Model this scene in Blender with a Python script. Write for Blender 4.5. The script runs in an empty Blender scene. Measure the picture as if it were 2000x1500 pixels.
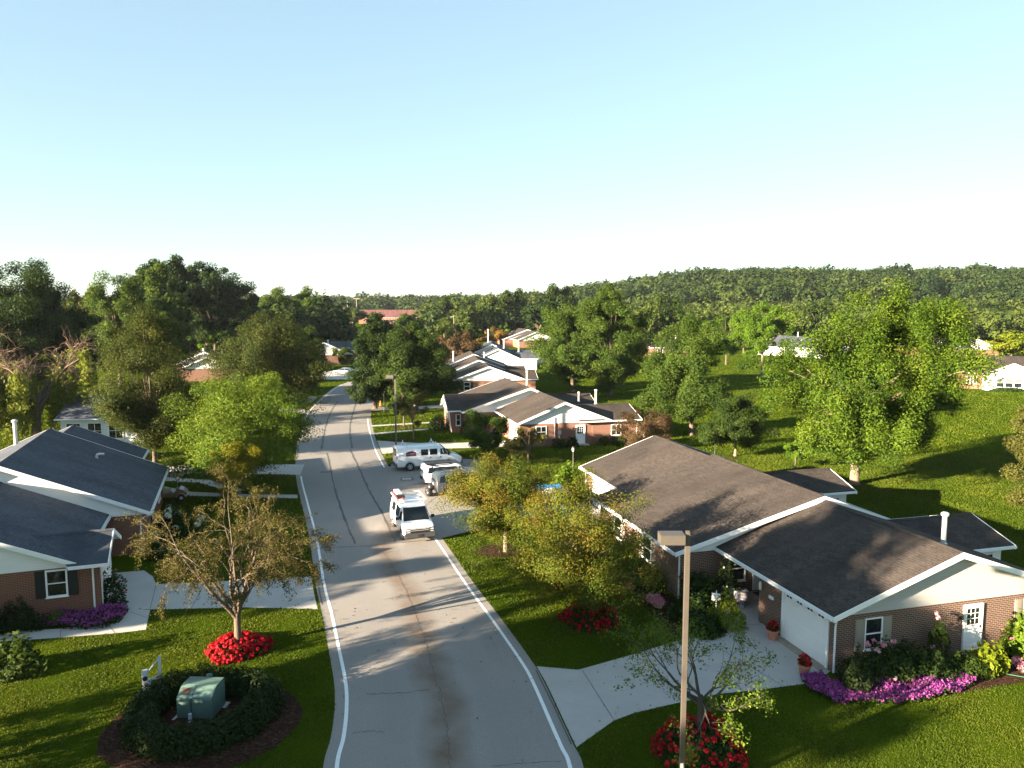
import bpy, bmesh, math, random
import numpy as np
from mathutils import Vector, Matrix
R = math.radians
S = bpy.context.scene
COL = S.collection

# ---------------------------------------------------------------- camera, sky, sun, exposure
CAM_H = 14.3; FPX = 1485.0; HOR = 592.0          # metres; survey of the photo (2000 x 1500)
PITCH = math.atan((750 - HOR) / FPX)
cam = bpy.data.cameras.new('camera'); cam_o = bpy.data.objects.new('camera', cam); COL.objects.link(cam_o)
cam.sensor_width = 36; cam.lens = FPX / 2000 * 36; cam.clip_end = 6000; cam.clip_start = 0.2
cam_o.location = (0, 0, CAM_H); cam_o.rotation_euler = (math.pi / 2 - PITCH, 0, 0)
S.camera = cam_o
SUN_EL = R(13.5); SUN_AZ = R(31.5)
to_sun = Vector((-math.cos(SUN_EL) * math.cos(SUN_AZ), -math.cos(SUN_EL) * math.sin(SUN_AZ), math.sin(SUN_EL)))
W = bpy.data.worlds.new('World'); S.world = W; W.use_nodes = True
wn = W.node_tree.nodes; wl = W.node_tree.links
bg = wn['Background']; sky = wn.new('ShaderNodeTexSky'); sky.sky_type = 'NISHITA'; sky.sun_disc = False
sky.sun_elevation = SUN_EL; sky.sun_rotation = math.atan2(to_sun.x, to_sun.y)
sky.altitude = 100; sky.air_density = 1.0; sky.dust_density = 0.15; sky.ozone_density = 1.0
gam = wn.new('ShaderNodeGamma'); gam.inputs[1].default_value = 0.5          # thin high haze evens the sky out
veil = wn.new('ShaderNodeMix'); veil.data_type = 'RGBA'; veil.blend_type = 'MULTIPLY'; veil.inputs[0].default_value = 1
veil.inputs[7].default_value = (0.99, 1.19, 1.26, 1)
wl.new(sky.outputs[0], gam.inputs[0]); wl.new(gam.outputs[0], veil.inputs[6]); wl.new(veil.outputs[2], bg.inputs[0]); bg.inputs[1].default_value = 0.057
sun = bpy.data.lights.new('sun', 'SUN'); sun.energy = 5.0; sun.angle = R(0.5); sun.color = (1.0, 0.82, 0.60)
sun_o = bpy.data.objects.new('sun', sun); COL.objects.link(sun_o)
sun_o.rotation_euler = to_sun.to_track_quat('Z', 'Y').to_euler(); sun_o.location = (-40, -30, 60)
S.view_settings.view_transform = 'Standard'; S.view_settings.look = 'None'
S.view_settings.exposure = 2.95; S.view_settings.gamma = 1; S.view_settings.use_curve_mapping = False
S.render.engine = 'CYCLES'
S.cycles.max_bounces = 6; S.cycles.diffuse_bounces = 3; S.cycles.glossy_bounces = 3
S.cycles.transparent_max_bounces = 8; S.cycles.transmission_bounces = 3; S.cycles.volume_bounces = 0
S.cycles.use_denoising = True

def gp(x, y, z=0.0):
    """surveyed point: photo pixel on the level z"""
    u = (x - 1000) / FPX; v = (750 - y) / FPX
    d = Vector((u, math.cos(PITCH) + v * math.sin(PITCH), -math.sin(PITCH) + v * math.cos(PITCH)))
    return Vector((0, 0, CAM_H)) + d * ((z - CAM_H) / d.z)
def at(x, y, D):
    u = (x - 1000) / FPX; v = (750 - y) / FPX
    d = Vector((u, math.cos(PITCH) + v * math.sin(PITCH), -math.sin(PITCH) + v * math.cos(PITCH)))
    return Vector((0, 0, CAM_H)) + d * (D / d.y)

# ---------------------------------------------------------------- object helpers
def tag(o, label=None, cat=None, group=None, kind=None):
    if label: o['label'] = label
    if cat: o['category'] = cat
    if group: o['group'] = group
    if kind: o['kind'] = kind
    return o
def thing(name, label, cat, loc=(0, 0, 0), rz=0.0, group=None, sc=None):
    o = bpy.data.objects.new(name, None); COL.objects.link(o); o.empty_display_size = .3
    o.location = loc; o.rotation_euler = (0, 0, rz)
    if sc: o.scale = sc
    return tag(o, label, cat, group)
def link(name, me, parent=None):
    o = bpy.data.objects.new(name, me); COL.objects.link(o)
    if parent: o.parent = parent
    return o
def copy_tree(o, parent=None):
    c = o.copy(); COL.objects.link(c)
    if parent: c.parent = parent
    for ch in list(o.children): copy_tree(ch, c)
    return c

class MB:
    """collects faces for one mesh"""
    def __init__(s): s.v = []; s.f = []; s.m = []; s.xf = None
    def add(s, vs, fs, m=0):
        b = len(s.v)
        for p in vs:
            p = Vector(p)
            if s.xf is not None: p = s.xf @ p
            s.v.append(p)
        for f in fs: s.f.append([b + i for i in f]); s.m.append(m)
        return s
    def quad(s, a, b, c, d, m=0): return s.add([a, b, c, d], [(0, 1, 2, 3)], m)
    def poly(s, pts, m=0): return s.add(pts, [tuple(range(len(pts)))], m)
    def box(s, c, d, rz=0, m=0):
        x, y, z = d[0] / 2, d[1] / 2, d[2] / 2
        M = Matrix.Translation(c) @ Matrix.Rotation(rz, 4, 'Z')
        vs = [(-x, -y, -z), (x, -y, -z), (x, y, -z), (-x, y, -z), (-x, -y, z), (x, -y, z), (x, y, z), (-x, y, z)]
        return s.add([M @ Vector(p) for p in vs], [(3, 2, 1, 0), (4, 5, 6, 7), (0, 1, 5, 4), (1, 2, 6, 5), (2, 3, 7, 6), (3, 0, 4, 7)], m)
    def obox(s, c, u, n, du, dn, dz, m=0):
        """box with horizontal axes u (width du) and n (depth dn)"""
        c = Vector(c); u = Vector(u) * du / 2; n = Vector(n) * dn / 2; z = Vector((0, 0, dz / 2))
        vs = [c - u - n - z, c + u - n - z, c + u + n - z, c - u + n - z, c - u - n + z, c + u - n + z, c + u + n + z, c - u + n + z]
        return s.add(vs, [(3, 2, 1, 0), (4, 5, 6, 7), (0, 1, 5, 4), (1, 2, 6, 5), (2, 3, 7, 6), (3, 0, 4, 7)], m)
    def prism(s, pts, off, m=0, mside=None):
        """polygon pts extruded by the vector off"""
        n = len(pts); off = Vector(off); pts = [Vector(p) for p in pts]
        vs = pts + [p + off for p in pts]
        s.add(vs, [tuple(range(n - 1, -1, -1)), tuple(range(n, 2 * n))], m)
        s.add(vs, [(i, (i + 1) % n, n + (i + 1) % n, n + i) for i in range(n)], m if mside is None else mside)
        return s
    def tube(s, path, rad, n=8, m=0, cap=True):
        path = [Vector(p) for p in path]
        if not hasattr(rad, '__len__'): rad = [rad] * len(path)
        vs = []; up = Vector((0, 0, 1)); px = None
        for i, p in enumerate(path):
            t = (path[min(i + 1, len(path) - 1)] - path[max(i - 1, 0)])
            t = t.normalized() if t.length > 1e-9 else up
            if px is None: px = t.orthogonal().normalized()
            px = (px - t * px.dot(t)); px = px.normalized() if px.length > 1e-6 else t.orthogonal().normalized()
            py = t.cross(px)
            for k in range(n):
                a = 2 * math.pi * k / n
                vs.append(p + (px * math.cos(a) + py * math.sin(a)) * rad[i])
        fs = []
        for i in range(len(path) - 1):
            for k in range(n): fs.append((i * n + k, i * n + (k + 1) % n, i * n + n + (k + 1) % n, i * n + n + k))
        if cap: fs += [tuple(range(n - 1, -1, -1)), tuple(range((len(path) - 1) * n, len(path) * n))]
        return s.add(vs, fs, m)
    def lathe(s, prof, c=(0, 0, 0), n=16, axis='Z', m=0):
        c = Vector(c); vs = []
        for (r, h) in prof:
            for k in range(n):
                a = 2 * math.pi * k / n; x, y = r * math.cos(a), r * math.sin(a)
                vs.append(c + (Vector((x, y, h)) if axis == 'Z' else Vector((x, h, y)) if axis == 'Y' else Vector((h, x, y))))
        fs = []
        for i in range(len(prof) - 1):
            for k in range(n): fs.append((i * n + k, i * n + (k + 1) % n, i * n + n + (k + 1) % n, i * n + n + k))
        fs += [tuple(range(n - 1, -1, -1)), tuple(range((len(prof) - 1) * n, len(prof) * n))]
        return s.add(vs, fs, m)
    def build(s, name, mats, parent=None, uv=False, smooth=False, fixn=True, bev=0.0):
        me = bpy.data.meshes.new(name)
        me.from_pydata([tuple(p) for p in s.v], [], s.f)
        if not isinstance(mats, (list, tuple)): mats = [mats]
        for m in mats: me.materials.append(m)
        me.polygons.foreach_set('material_index', s.m)
        if fixn:
            bm = bmesh.new(); bm.from_mesh(me); bmesh.ops.recalc_face_normals(bm, faces=bm.faces[:])
            if bev > 0: bmesh.ops.bevel(bm, geom=bm.edges[:], offset=bev, segments=2, affect='EDGES', clamp_overlap=True)
            bm.to_mesh(me); bm.free()
        if uv: auto_uv(me)
        if smooth:
            me.polygons.foreach_set('use_smooth', [True] * len(me.polygons))
            try: me.set_sharp_from_angle(angle=R(smooth if smooth is not True else 40))
            except Exception: pass
        me.update()
        return link(name, me, parent)
def auto_uv(me):
    """UVs in metres: horizontal run and height (walls) or distance up the slope (roofs)"""
    l = me.uv_layers.new(name='UVMap')
    for p in me.polygons:
        n = p.normal
        if abs(n.z) > .985: u, v = Vector((1, 0, 0)), Vector((0, 1, 0))
        else:
            u = Vector((-n.y, n.x, 0)).normalized(); v = n.cross(u)
            if v.z < 0: v = -v
        for li in p.loop_indices:
            co = me.vertices[me.loops[li].vertex_index].co
            l.data[li].uv = (co.dot(u), co.dot(v))

# ---------------------------------------------------------------- materials
class NT:
    def __init__(s, name):
        s.m = bpy.data.materials.new(name); s.m.use_nodes = True; s.t = s.m.node_tree
        s.b = s.t.nodes['Principled BSDF']; s.o = s.t.nodes['Material Output']
    def n(s, typ, **kw):
        nd = s.t.nodes.new('ShaderNode' + typ)
        for k, v in kw.items():
            if k.startswith('_'): setattr(nd, k[1:], v)
            elif isinstance(v, bpy.types.NodeSocket): s.t.links.new(v, nd.inputs[k.replace('__', ' ')])
            else: nd.inputs[k.replace('__', ' ')].default_value = v
        return nd
    def l(s, a, b): s.t.links.new(a, b)
    def set(s, **kw):
        for k, v in kw.items():
            i = s.b.inputs[k.replace('__', ' ')]
            if isinstance(v, bpy.types.NodeSocket): s.l(v, i)
            else: i.default_value = v
        return s
    def ramp(s, fac, stops):
        r = s.n('ValToRGB'); s.l(fac, r.inputs[0]); e = r.color_ramp.elements
        while len(e) > 1: e.remove(e[-1])
        for i, (p, c) in enumerate(stops):
            x = e[0] if i == 0 else e.new(p)
            x.position = p; x.color = (c if len(c) == 4 else (*c, 1)) if hasattr(c, '__len__') else (c, c, c, 1)
        return r.outputs[0]
    def noise(s, scale, detail=3, rough=.55, vec=None, dist=0):
        nd = s.n('TexNoise', Scale=scale, Detail=detail, Roughness=rough, Distortion=dist)
        if vec is not None: s.l(vec, nd.inputs['Vector'])
        return nd.outputs['Fac']
    def coord(s, k='Object'): return s.n('TexCoord').outputs[k]
    def mapv(s, vec, sc=(1, 1, 1), rot=(0, 0, 0)):
        mp = s.n('Mapping', Vector=vec); mp.inputs['Scale'].default_value = sc; mp.inputs['Rotation'].default_value = rot
        return mp.outputs[0]
    def mix(s, f, a, b, bt='MIX'):
        x = s.n('Mix', _data_type='RGBA', _blend_type=bt)
        for i, v in ((0, f), (6, a), (7, b)):
            if isinstance(v, bpy.types.NodeSocket): s.l(v, x.inputs[i])
            else: x.inputs[i].default_value = v if i == 0 else (*v, 1)[:4]
        return x.outputs[2]
    def math(s, op, a, b=0.0, c=None):
        x = s.n('Math', _operation=op)
        for i, v in enumerate((a, b, c)):
            if v is None: continue
            if isinstance(v, bpy.types.NodeSocket): s.l(v, x.inputs[i])
            else: x.inputs[i].default_value = v
        return x.outputs[0]
    def bump(s, h, st=.3, d=.02):
        b = s.n('Bump', Strength=st, Distance=d, Height=h); s.l(b.outputs[0], s.b.inputs['Normal'])

def plain(name, col, rough=.6, metal=0.0, coat=0.0, var=.12, scale=6.0, spec=.5):
    k = NT(name); c = k.coord()
    n = k.noise(scale, 4, .6, c)
    k.set(Base__Color=k.mix(k.math('MULTIPLY', n, 1.0), tuple(x * (1 - var) for x in col), tuple(min(1, x * (1 + var)) for x in col)),
          Roughness=rough, Metallic=metal)
    k.b.inputs['Coat Weight'].default_value = coat; k.b.inputs['Coat Roughness'].default_value = .05
    k.b.inputs['Specular IOR Level'].default_value = spec
    return k.m

def brick_mat(name, c1, c2, mortar, bw=.21, rh=.078, ms=.011):
    k = NT(name); uv = k.coord('UV')
    b = k.n('TexBrick', Vector=uv, Color1=(*c1, 1), Color2=(*c2, 1), Mortar=(*mortar, 1), Scale=1.0)
    b.inputs['Mortar Size'].default_value = ms; b.inputs['Brick Width'].default_value = bw; b.inputs['Row Height'].default_value = rh
    b.inputs['Mortar Smooth'].default_value = .15; b.inputs['Bias'].default_value = -.1
    n = k.noise(9, 5, .65, uv); n2 = k.noise(.7, 3, .5, uv)
    col = k.mix(k.math('MULTIPLY', n, .55), b.outputs[0], tuple(x * .45 for x in c1), 'MIX')
    col = k.mix(k.ramp(n2, [(.35, 0), (.75, .35)]), col, tuple(x * 1.25 for x in c2))
    k.set(Base__Color=col, Roughness=.88)
    k.bump(k.math('SUBTRACT', k.math('MULTIPLY', n, .25), b.outputs['Fac']), .6, .008)
    return k.m

def shingle_mat(name, c1, c2, c3, dark):
    k = NT(name); uv = k.coord('UV')
    wob = k.n('TexNoise', Vector=uv, Scale=1.3, Detail=2.0)
    vv = k.n('VectorMath', _operation='SCALE', Vector=wob.outputs['Color']); vv.inputs['Scale'].default_value = .03
    va = k.n('VectorMath', _operation='ADD'); k.l(uv, va.inputs[0]); k.l(vv.outputs[0], va.inputs[1]); v = va.outputs[0]
    b = k.n('TexBrick', Vector=v, Color1=(*c1, 1), Color2=(*c2, 1), Mortar=(*dark, 1), Scale=1.0)
    b.offset_frequency = 2; b.offset = .37; b.squash = 1
    b.inputs['Mortar Size'].default_value = .019; b.inputs['Brick Width'].default_value = .30; b.inputs['Row Height'].default_value = .145
    b.inputs['Mortar Smooth'].default_value = .3; b.inputs['Bias'].default_value = 0
    n = k.noise(30, 4, .7, uv)
    st = k.noise(1.0, 4, .6, k.mapv(uv, (.55, .07, 1)))       # weather streaks that run down the slope
    bl = k.noise(.35, 3, .6, uv)
    cell = k.n('TexVoronoi', Vector=k.mapv(v, (3.3, 6.9, 1)), Scale=1.0).outputs['Color']
    cv = k.n('SeparateColor', Color=cell).outputs[0]
    col = k.mix(k.math('MULTIPLY', cv, .55), b.outputs[0], c3)
    col = k.mix(k.ramp(st, [(.38, 0), (.62, .6)]), col, tuple(x * .5 for x in c1))
    col = k.mix(k.ramp(bl, [(.4, 0), (.7, .3)]), col, tuple(x * 1.35 for x in c2))
    col = k.mix(k.math('MULTIPLY', n, .5), col, tuple(x * .55 for x in c1))
    k.set(Base__Color=col, Roughness=.92)
    k.b.inputs['Specular IOR Level'].default_value = .12
    k.bump(k.math('SUBTRACT', k.math('MULTIPLY', n, .5), b.outputs['Fac']), .7, .01)
    return k.m

def siding_mat(name, col, pitch=.118):
    k = NT(name); uv = k.coord('UV')
    sp = k.n('SeparateXYZ', Vector=uv).outputs[1]
    fr = k.math('FRACT', k.math('DIVIDE', sp, pitch))
    edge = k.ramp(fr, [(0, .0), (.07, 1), (1, 1)])
    n = k.noise(1.5, 4, .6, k.mapv(uv, (.4, 1.5, 1)))
    c = k.mix(n, tuple(x * .86 for x in col), col)
    c = k.mix(edge, tuple(x * .55 for x in col), c)
    k.set(Base__Color=c, Roughness=.55); k.bump(k.math('MULTIPLY', fr, -1.0), .5, .012)
    return k.m

def leaf_mat(name, cols, trans=.30, tcol=None, rough=.6, gain=.95, warm=(1.15, 1.0, .75)):
    k = NT(name); a = k.n('Attribute', _attribute_name='tint').outputs['Fac']
    cols = [tuple(x * gain * w for x, w in zip(c, warm)) for c in cols]; n = len(cols); stops = [(i / (n - 1), c) for i, c in enumerate(cols)]
    col = k.ramp(a, stops)
    k.set(Base__Color=col, Roughness=rough); k.b.inputs['Specular IOR Level'].default_value = .10
    tr = k.n('BsdfTranslucent', Color=k.mix(.5, col, tcol or tuple(min(1, x * y) for x, y in zip(cols[-1], (1.6, 1.5, .7)))))
    mx = k.n('MixShader'); mx.inputs[0].default_value = trans
    k.l(k.b.outputs[0], mx.inputs[1]); k.l(tr.outputs[0], mx.inputs[2]); k.l(mx.outputs[0], k.o.inputs['Surface'])
    return k.m

def glass_mat(name, col=(.012, .016, .02), rough=.04):
    k = NT(name); n = k.noise(2, 2, .5, k.coord())
    k.set(Base__Color=k.mix(n, tuple(x * .6 for x in col), tuple(x * 1.5 for x in col)), Roughness=rough)
    k.b.inputs['Specular IOR Level'].default_value = .7
    return k.m

M = {}
M['brick_brown'] = brick_mat('brown_brick', (.080, .034, .021), (.125, .052, .030), (.36, .30, .24), .215, .081, .011)
M['brick_red'] = brick_mat('red_brick', (.150, .050, .026), (.20, .070, .036), (.31, .24, .18), .215, .078, .009)
M['brick_orange'] = brick_mat('orange_brick', (.185, .068, .040), (.23, .090, .055), (.32, .23, .18), .215, .078, .009)
M['shingle_brown'] = shingle_mat('brown_shingle', (.047, .039, .035), (.074, .061, .053), (.102, .084, .072), (.016, .014, .013))
M['shingle_grey'] = shingle_mat('grey_shingle', (.060, .069, .086), (.092, .103, .124), (.122, .132, .150), (.030, .034, .042))
M['shingle_red'] = shingle_mat('red_metal_roof', (.13, .058, .055), (.145, .066, .062), (.155, .074, .07), (.09, .04, .04))
M['siding'] = siding_mat('white_siding', (.80, .80, .77))
M['trim'] = plain('white_trim', (.80, .80, .78), .45, var=.06, scale=3)
M['garage_white'] = plain('garage_door_white', (.78, .78, .76), .4, var=.05, scale=2)
M['gutter'] = plain('white_gutter', (.74, .75, .75), .4, var=.08, scale=3)
M['glass'] = glass_mat('window_glass')
M['shutter_black'] = plain('black_shutter', (.012, .012, .014), .5)
M['shutter_tan'] = plain('tan_shutter', (.26, .225, .18), .55)
M['blind'] = plain('window_blind', (.10, .105, .11), .7)
M['dark'] = plain('dark_metal', (.02, .02, .022), .5)
M['black'] = plain('black_plastic', (.012, .012, .013), .45)
M['pipe'] = plain('pipe_metal', (.55, .55, .54), .4, .3)
M['bronze'] = plain('lamp_bronze', (.085, .072, .060), .5, .2, var=.15)
M['lens'] = plain('lamp_lens', (.6, .58, .52), .3)
M['car_white'] = plain('car_paint_white', (.78, .79, .80), .3, coat=.6, var=.03)
M['car_slate'] = plain('car_paint_slate', (.05, .062, .075), .35, .2, coat=.6, var=.04)
M['car_silver'] = plain('car_paint_silver', (.36, .40, .44), .3, .6, coat=.6, var=.04)
M['car_dark'] = plain('car_paint_dark', (.03, .035, .045), .3, .3, coat=.6)
M['car_glass'] = glass_mat('car_glass', (.008, .012, .015), .05); M['car_glass'].node_tree.nodes['Principled BSDF'].inputs['Specular IOR Level'].default_value = .3
M['tyre'] = plain('tyre_rubber', (.015, .015, .016), .85)
M['rim'] = plain('wheel_metal', (.52, .53, .54), .35, .7)
M['bumper'] = plain('grey_bumper', (.045, .048, .052), .55)
M['lamp_red'] = plain('tail_lamp_red', (.45, .02, .015), .2, coat=.5)
M['lamp_clear'] = plain('head_lamp_clear', (.72, .74, .74), .12, .3, coat=.8)
M['amber'] = plain('amber_lamp', (.7, .22, .02), .25)
M['maroon'] = plain('maroon_sign', (.13, .012, .035), .5)
M['lav'] = plain('lavender_lettering', (.36, .33, .62), .5)
M['pinkw'] = plain('pale_lettering', (.68, .58, .62), .5)
M['red'] = plain('red_paint', (.40, .03, .02), .5)
M['orange'] = plain('orange_plastic', (.75, .13, .03), .5)
M['steel'] = plain('bare_steel', (.45, .46, .48), .4, .7)
M['blue'] = plain('blue_steel_paint', (.012, .19, .46), .42, coat=.2, var=.22, scale=2)
M['white_bag'] = plain('white_rubbish', (.75, .76, .74), .6)
M['rubble'] = plain('rubble', (.28, .23, .18), .9, var=.5, scale=4)
M['green_box'] = plain('green_cabinet_paint', (.07, .125, .105), .5, var=.14, scale=5)
M['rust'] = plain('rust_patch', (.13, .065, .035), .8, var=.4)
M['util_white'] = plain('pale_pvc', (.36, .39, .44), .5)
M['terracotta'] = plain('terracotta', (.42, .17, .11), .75)
M['tan_paint'] = plain('tan_cart_paint', (.17, .105, .05), .4, coat=.4)
M['cart_roof'] = plain('cart_canopy', (.48, .40, .30), .5)
M['stone'] = plain('grey_stone_urn', (.33, .30, .31), .8, var=.3)
M['bag'] = plain('black_bag', (.02, .02, .022), .35)
M['wood_pole'] = plain('weathered_pole', (.24, .19, .14), .85, var=.25)
def mulch_material():
    k = NT('bark_mulch'); c = k.coord(); v = k.n('TexVoronoi', Vector=k.mapv(c, (1, 1.7, 1)), Scale=14.0); n = k.noise(3, 4, .7, c); f = k.noise(40, 4, .7, c)
    cv = k.n('SeparateColor', Color=v.outputs['Color']).outputs[0]
    col = k.ramp(cv, [(0, (.018, .009, .007)), (.5, (.050, .024, .016)), (.85, (.085, .042, .026)), (1, (.15, .085, .05))])
    col = k.mix(k.ramp(n, [(.35, 0), (.7, .5)]), col, (.024, .013, .010)); k.set(Base__Color=k.mix(k.math('MULTIPLY', f, .4), col, (.02, .012, .01)), Roughness=.95)
    k.b.inputs['Specular IOR Level'].default_value = .05; k.bump(k.math('ADD', v.outputs['Distance'], f), 1.0, .05); return k.m
M['mulch'] = mulch_material()
M['seal'] = plain('tar_seal', (.070, .068, .068), .8, var=.3)
def bark(name, c):
    k = NT(name); v = k.coord()
    n = k.noise(7, 5, .65, k.mapv(v, (3, 3, .6)))
    k.set(Base__Color=k.mix(n, tuple(x * .45 for x in c), tuple(x * 1.35 for x in c)), Roughness=.95); k.bump(n, .8, .03)
    return k.m
M['bark'] = bark('brown_bark', (.11, .08, .055)); M['bark_pale'] = bark('pale_bark', (.18, .135, .095)); M['twig'] = bark('bare_twig', (.20, .125, .07))
M['twig_dead'] = bark('dead_twig', (.20, .13, .085)); M['bark_dark'] = bark('dark_bark', (.06, .05, .04))
L = {}
L['bright_maple'] = leaf_mat('sunny_maple_leaf', [(.020, .050, .006), (.042, .088, .008), (.078, .132, .012)], .22)
L['maple'] = leaf_mat('maple_leaf', [(.022, .058, .006), (.042, .098, .010), (.075, .140, .014)])
L['oak'] = leaf_mat('dark_green_leaf', [(.014, .034, .008), (.028, .058, .012), (.048, .085, .018)], gain=.85)
L['deep'] = leaf_mat('deep_green_leaf', [(.010, .028, .009), (.020, .046, .014), (.034, .064, .018)], gain=.85)
L['mid'] = leaf_mat('mid_green_leaf', [(.020, .048, .009), (.038, .078, .014), (.062, .108, .020)])
L['bright'] = leaf_mat('bright_green_leaf', [(.035, .085, .008), (.060, .130, .012), (.095, .175, .018)])
L['yellow'] = leaf_mat('yellow_green_leaf', [(.055, .105, .008), (.105, .160, .012), (.175, .205, .016)])
L['gold'] = leaf_mat('golden_leaf', [(.08, .11, .008), (.15, .165, .012), (.27, .23, .016)], warm=(1, 1, .9), gain=.8)
L['lemon'] = leaf_mat('light_yellow_green_leaf', [(.034, .072, .008), (.062, .108, .012), (.110, .150, .016)], warm=(1.05, 1, .8), gain=1.1)
L['dusky'] = leaf_mat('dusky_green_leaf', [(.022, .040, .010), (.042, .062, .014), (.070, .084, .018)], warm=(1.05, 1, .8), gain=.85)
L['autumn'] = leaf_mat('turning_leaf', [(.032, .062, .008), (.058, .092, .010), (.090, .118, .012), (.125, .130, .014), (.17, .095, .018)], warm=(1, 1, .9), gain=.85)
L['olive'] = leaf_mat('olive_leaf', [(.050, .060, .016), (.085, .088, .022), (.110, .112, .026)], warm=(1, 1, .9), gain=.8)
L['russet'] = leaf_mat('russet_leaf', [(.055, .042, .022), (.10, .062, .030), (.13, .085, .036)], warm=(1, 1, 1), gain=.75)
L['orange'] = leaf_mat('orange_leaf', [(.10, .075, .018), (.17, .105, .025), (.20, .14, .03)])
L['brown'] = leaf_mat('brownish_leaf', [(.085, .060, .022), (.135, .095, .032), (.085, .095, .020), (.10, .12, .02)], .2, gain=.60, warm=(1, 1, .9))
L['willow'] = leaf_mat('willow_leaf', [(.035, .060, .012), (.070, .105, .018), (.120, .150, .026)], gain=1.25)
L['shrub'] = leaf_mat('shrub_leaf', [(.010, .026, .008), (.018, .042, .010), (.032, .060, .014)], .15)
L['box'] = leaf_mat('boxwood_leaf', [(.008, .018, .006), (.014, .030, .009), (.026, .046, .013)], .1)
L['lime'] = leaf_mat('lime_shrub_leaf', [(.035, .080, .008), (.065, .125, .012), (.10, .165, .016)], .2)
L['magnolia'] = leaf_mat('magnolia_leaf', [(.012, .024, .010), (.03, .035, .014), (.085, .05, .025)], .15)
L['red'] = leaf_mat('red_blossom', [(.22, .003, .008), (.50, .008, .018), (.68, .03, .04)], .25, (.7, .03, .04), gain=.72, warm=(1, 1, 1))
L['purple'] = leaf_mat('purple_blossom', [(.25, .03, .22), (.45, .08, .38), (.55, .22, .48)], .25, (.6, .2, .5), gain=.62, warm=(1, 1, 1))
L['pink'] = leaf_mat('pink_blossom', [(.55, .10, .18), (.70, .28, .34), (.78, .50, .52)], .25, (.8, .4, .45), gain=.72, warm=(1, 1, 1))
L['white'] = leaf_mat('white_blossom', [(.42, .50, .34), (.62, .68, .52), (.72, .76, .62)], .25, (.7, .8, .6), gain=.72, warm=(1, 1, 1))
L['grass'] = leaf_mat('grass_blade', [(.030, .062, .005), (.052, .098, .008), (.082, .124, .012), (.115, .130, .022)], .25, gain=.82)
L['wood_a'] = leaf_mat('woodland_leaf', [(.010, .027, .010), (.022, .046, .014), (.034, .062, .017), (.050, .078, .020)], .15, gain=.85)
L['wood_b'] = leaf_mat('meadow_wood_leaf', [(.030, .055, .014), (.048, .080, .018), (.070, .105, .022)], .2)

# ================================================================ THE SETTING
def smooth01(t): t = np.clip(t, 0, 1); return t * t * (3 - 2 * t)
def ground_z(x, y):
    """flat near the houses, a wooded hill rising far to the right, low ground far left"""
    x = np.asarray(x, float); y = np.asarray(y, float)
    hill = 25 * smooth01((y - 330) / 300) * smooth01((x + 25) / 210)
    far = 8 * smooth01((y - 620) / 380)
    return hill + far * (1 - smooth01((x + 25) / 210))

def grass_material():
    k = NT('lawn_grass'); c = k.coord()
    f = k.noise(9, 6, .7, c); m_ = k.noise(.55, 4, .6, c); b = k.noise(.045, 3, .5, c); d = k.noise(38, 3, .8, c)
    mow = k.n('TexWave', Vector=k.mapv(c, (1, 1, 1), (0, 0, .55)), Scale=.16, Distortion=1.2, Detail=2.0).outputs['Fac']
    col = k.ramp(f, [(.25, (.014, .034, .004)), (.45, (.036, .076, .006)), (.62, (.056, .104, .009)), (.8, (.092, .132, .014))])
    col = k.mix(k.ramp(m_, [(.35, 0), (.75, .6)]), col, (.082, .105, .012))
    st = k.noise(1.0, 4, .6, k.mapv(c, (.12, 1.1, 1), (0, 0, .62)))
    col = k.mix(k.ramp(st, [(.35, 0), (.7, .45)]), col, (.070, .100, .010))
    col = k.mix(k.ramp(b, [(.42, 0), (.7, .4)]), col, (.030, .070, .007))
    col = k.mix(k.ramp(mow, [(.3, 0), (.9, .04)]), col, (.030, .062, .006)); col = k.mix(1.0, col, (.80, .74, .36), 'MULTIPLY')
    k.set(Base__Color=col, Roughness=.95); k.b.inputs['Specular IOR Level'].default_value = 0
    k.bump(k.math('ADD', k.math('MULTIPLY', f, .6), k.math('MULTIPLY', d, .4)), .9, .06)
    return k.m
M['grass'] = grass_material()
def asphalt_material(name, base, stain=True):
    k = NT(name); uv = k.coord('UV'); c = k.coord()
    sp = k.noise(26, 5, .85, c); sp2 = k.noise(14, 4, .7, c); big = k.noise(.22, 4, .6, c); ln = k.noise(.5, 4, .6, k.mapv(uv, (1.4, .09, 1)))
    col = k.ramp(sp, [(.25, tuple(x * .5 for x in base)), (.5, base), (.75, tuple(min(1, x * 1.55) for x in base))])
    col = k.mix(k.ramp(sp2, [(.3, 0), (.8, .35)]), col, tuple(x * .68 for x in base))
    col = k.mix(k.ramp(big, [(.35, 0), (.7, .4)]), col, tuple(x * 1.22 for x in base))
    col = k.mix(k.ramp(ln, [(.4, 0), (.75, .35)]), col, tuple(x * .74 for x in base))
    if stain:      # brown run-off stain along the worn centre of the near road (u = metres from the centre seam, v = metres along)
        s2 = k.n('SeparateXYZ', Vector=uv); u, v = s2.outputs[0], s2.outputs[1]
        wob = k.math('MULTIPLY', k.math('SUBTRACT', k.noise(.35, 3, .6, k.mapv(uv, (.1, 1, 1))), .5), 1.6)
        d = k.math('ABSOLUTE', k.math('ADD', u, wob))
        f = k.ramp(d, [(0, .9), (.35, .7), (1.15, 0)])
        col = k.mix(k.math('MULTIPLY', f, k.ramp(k.noise(.8, 4, .6, uv), [(.3, .35), (.7, 1)])), col, (.125, .080, .046))
    k.set(Base__Color=col, Roughness=.9); k.b.inputs['Specular IOR Level'].default_value = .15; k.bump(sp, .35, .008)
    return k.m
M['asphalt'] = asphalt_material('worn_asphalt', (.235, .218, .202))
M['asphalt2'] = asphalt_material('apron_asphalt', (.245, .225, .205), False)
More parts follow.
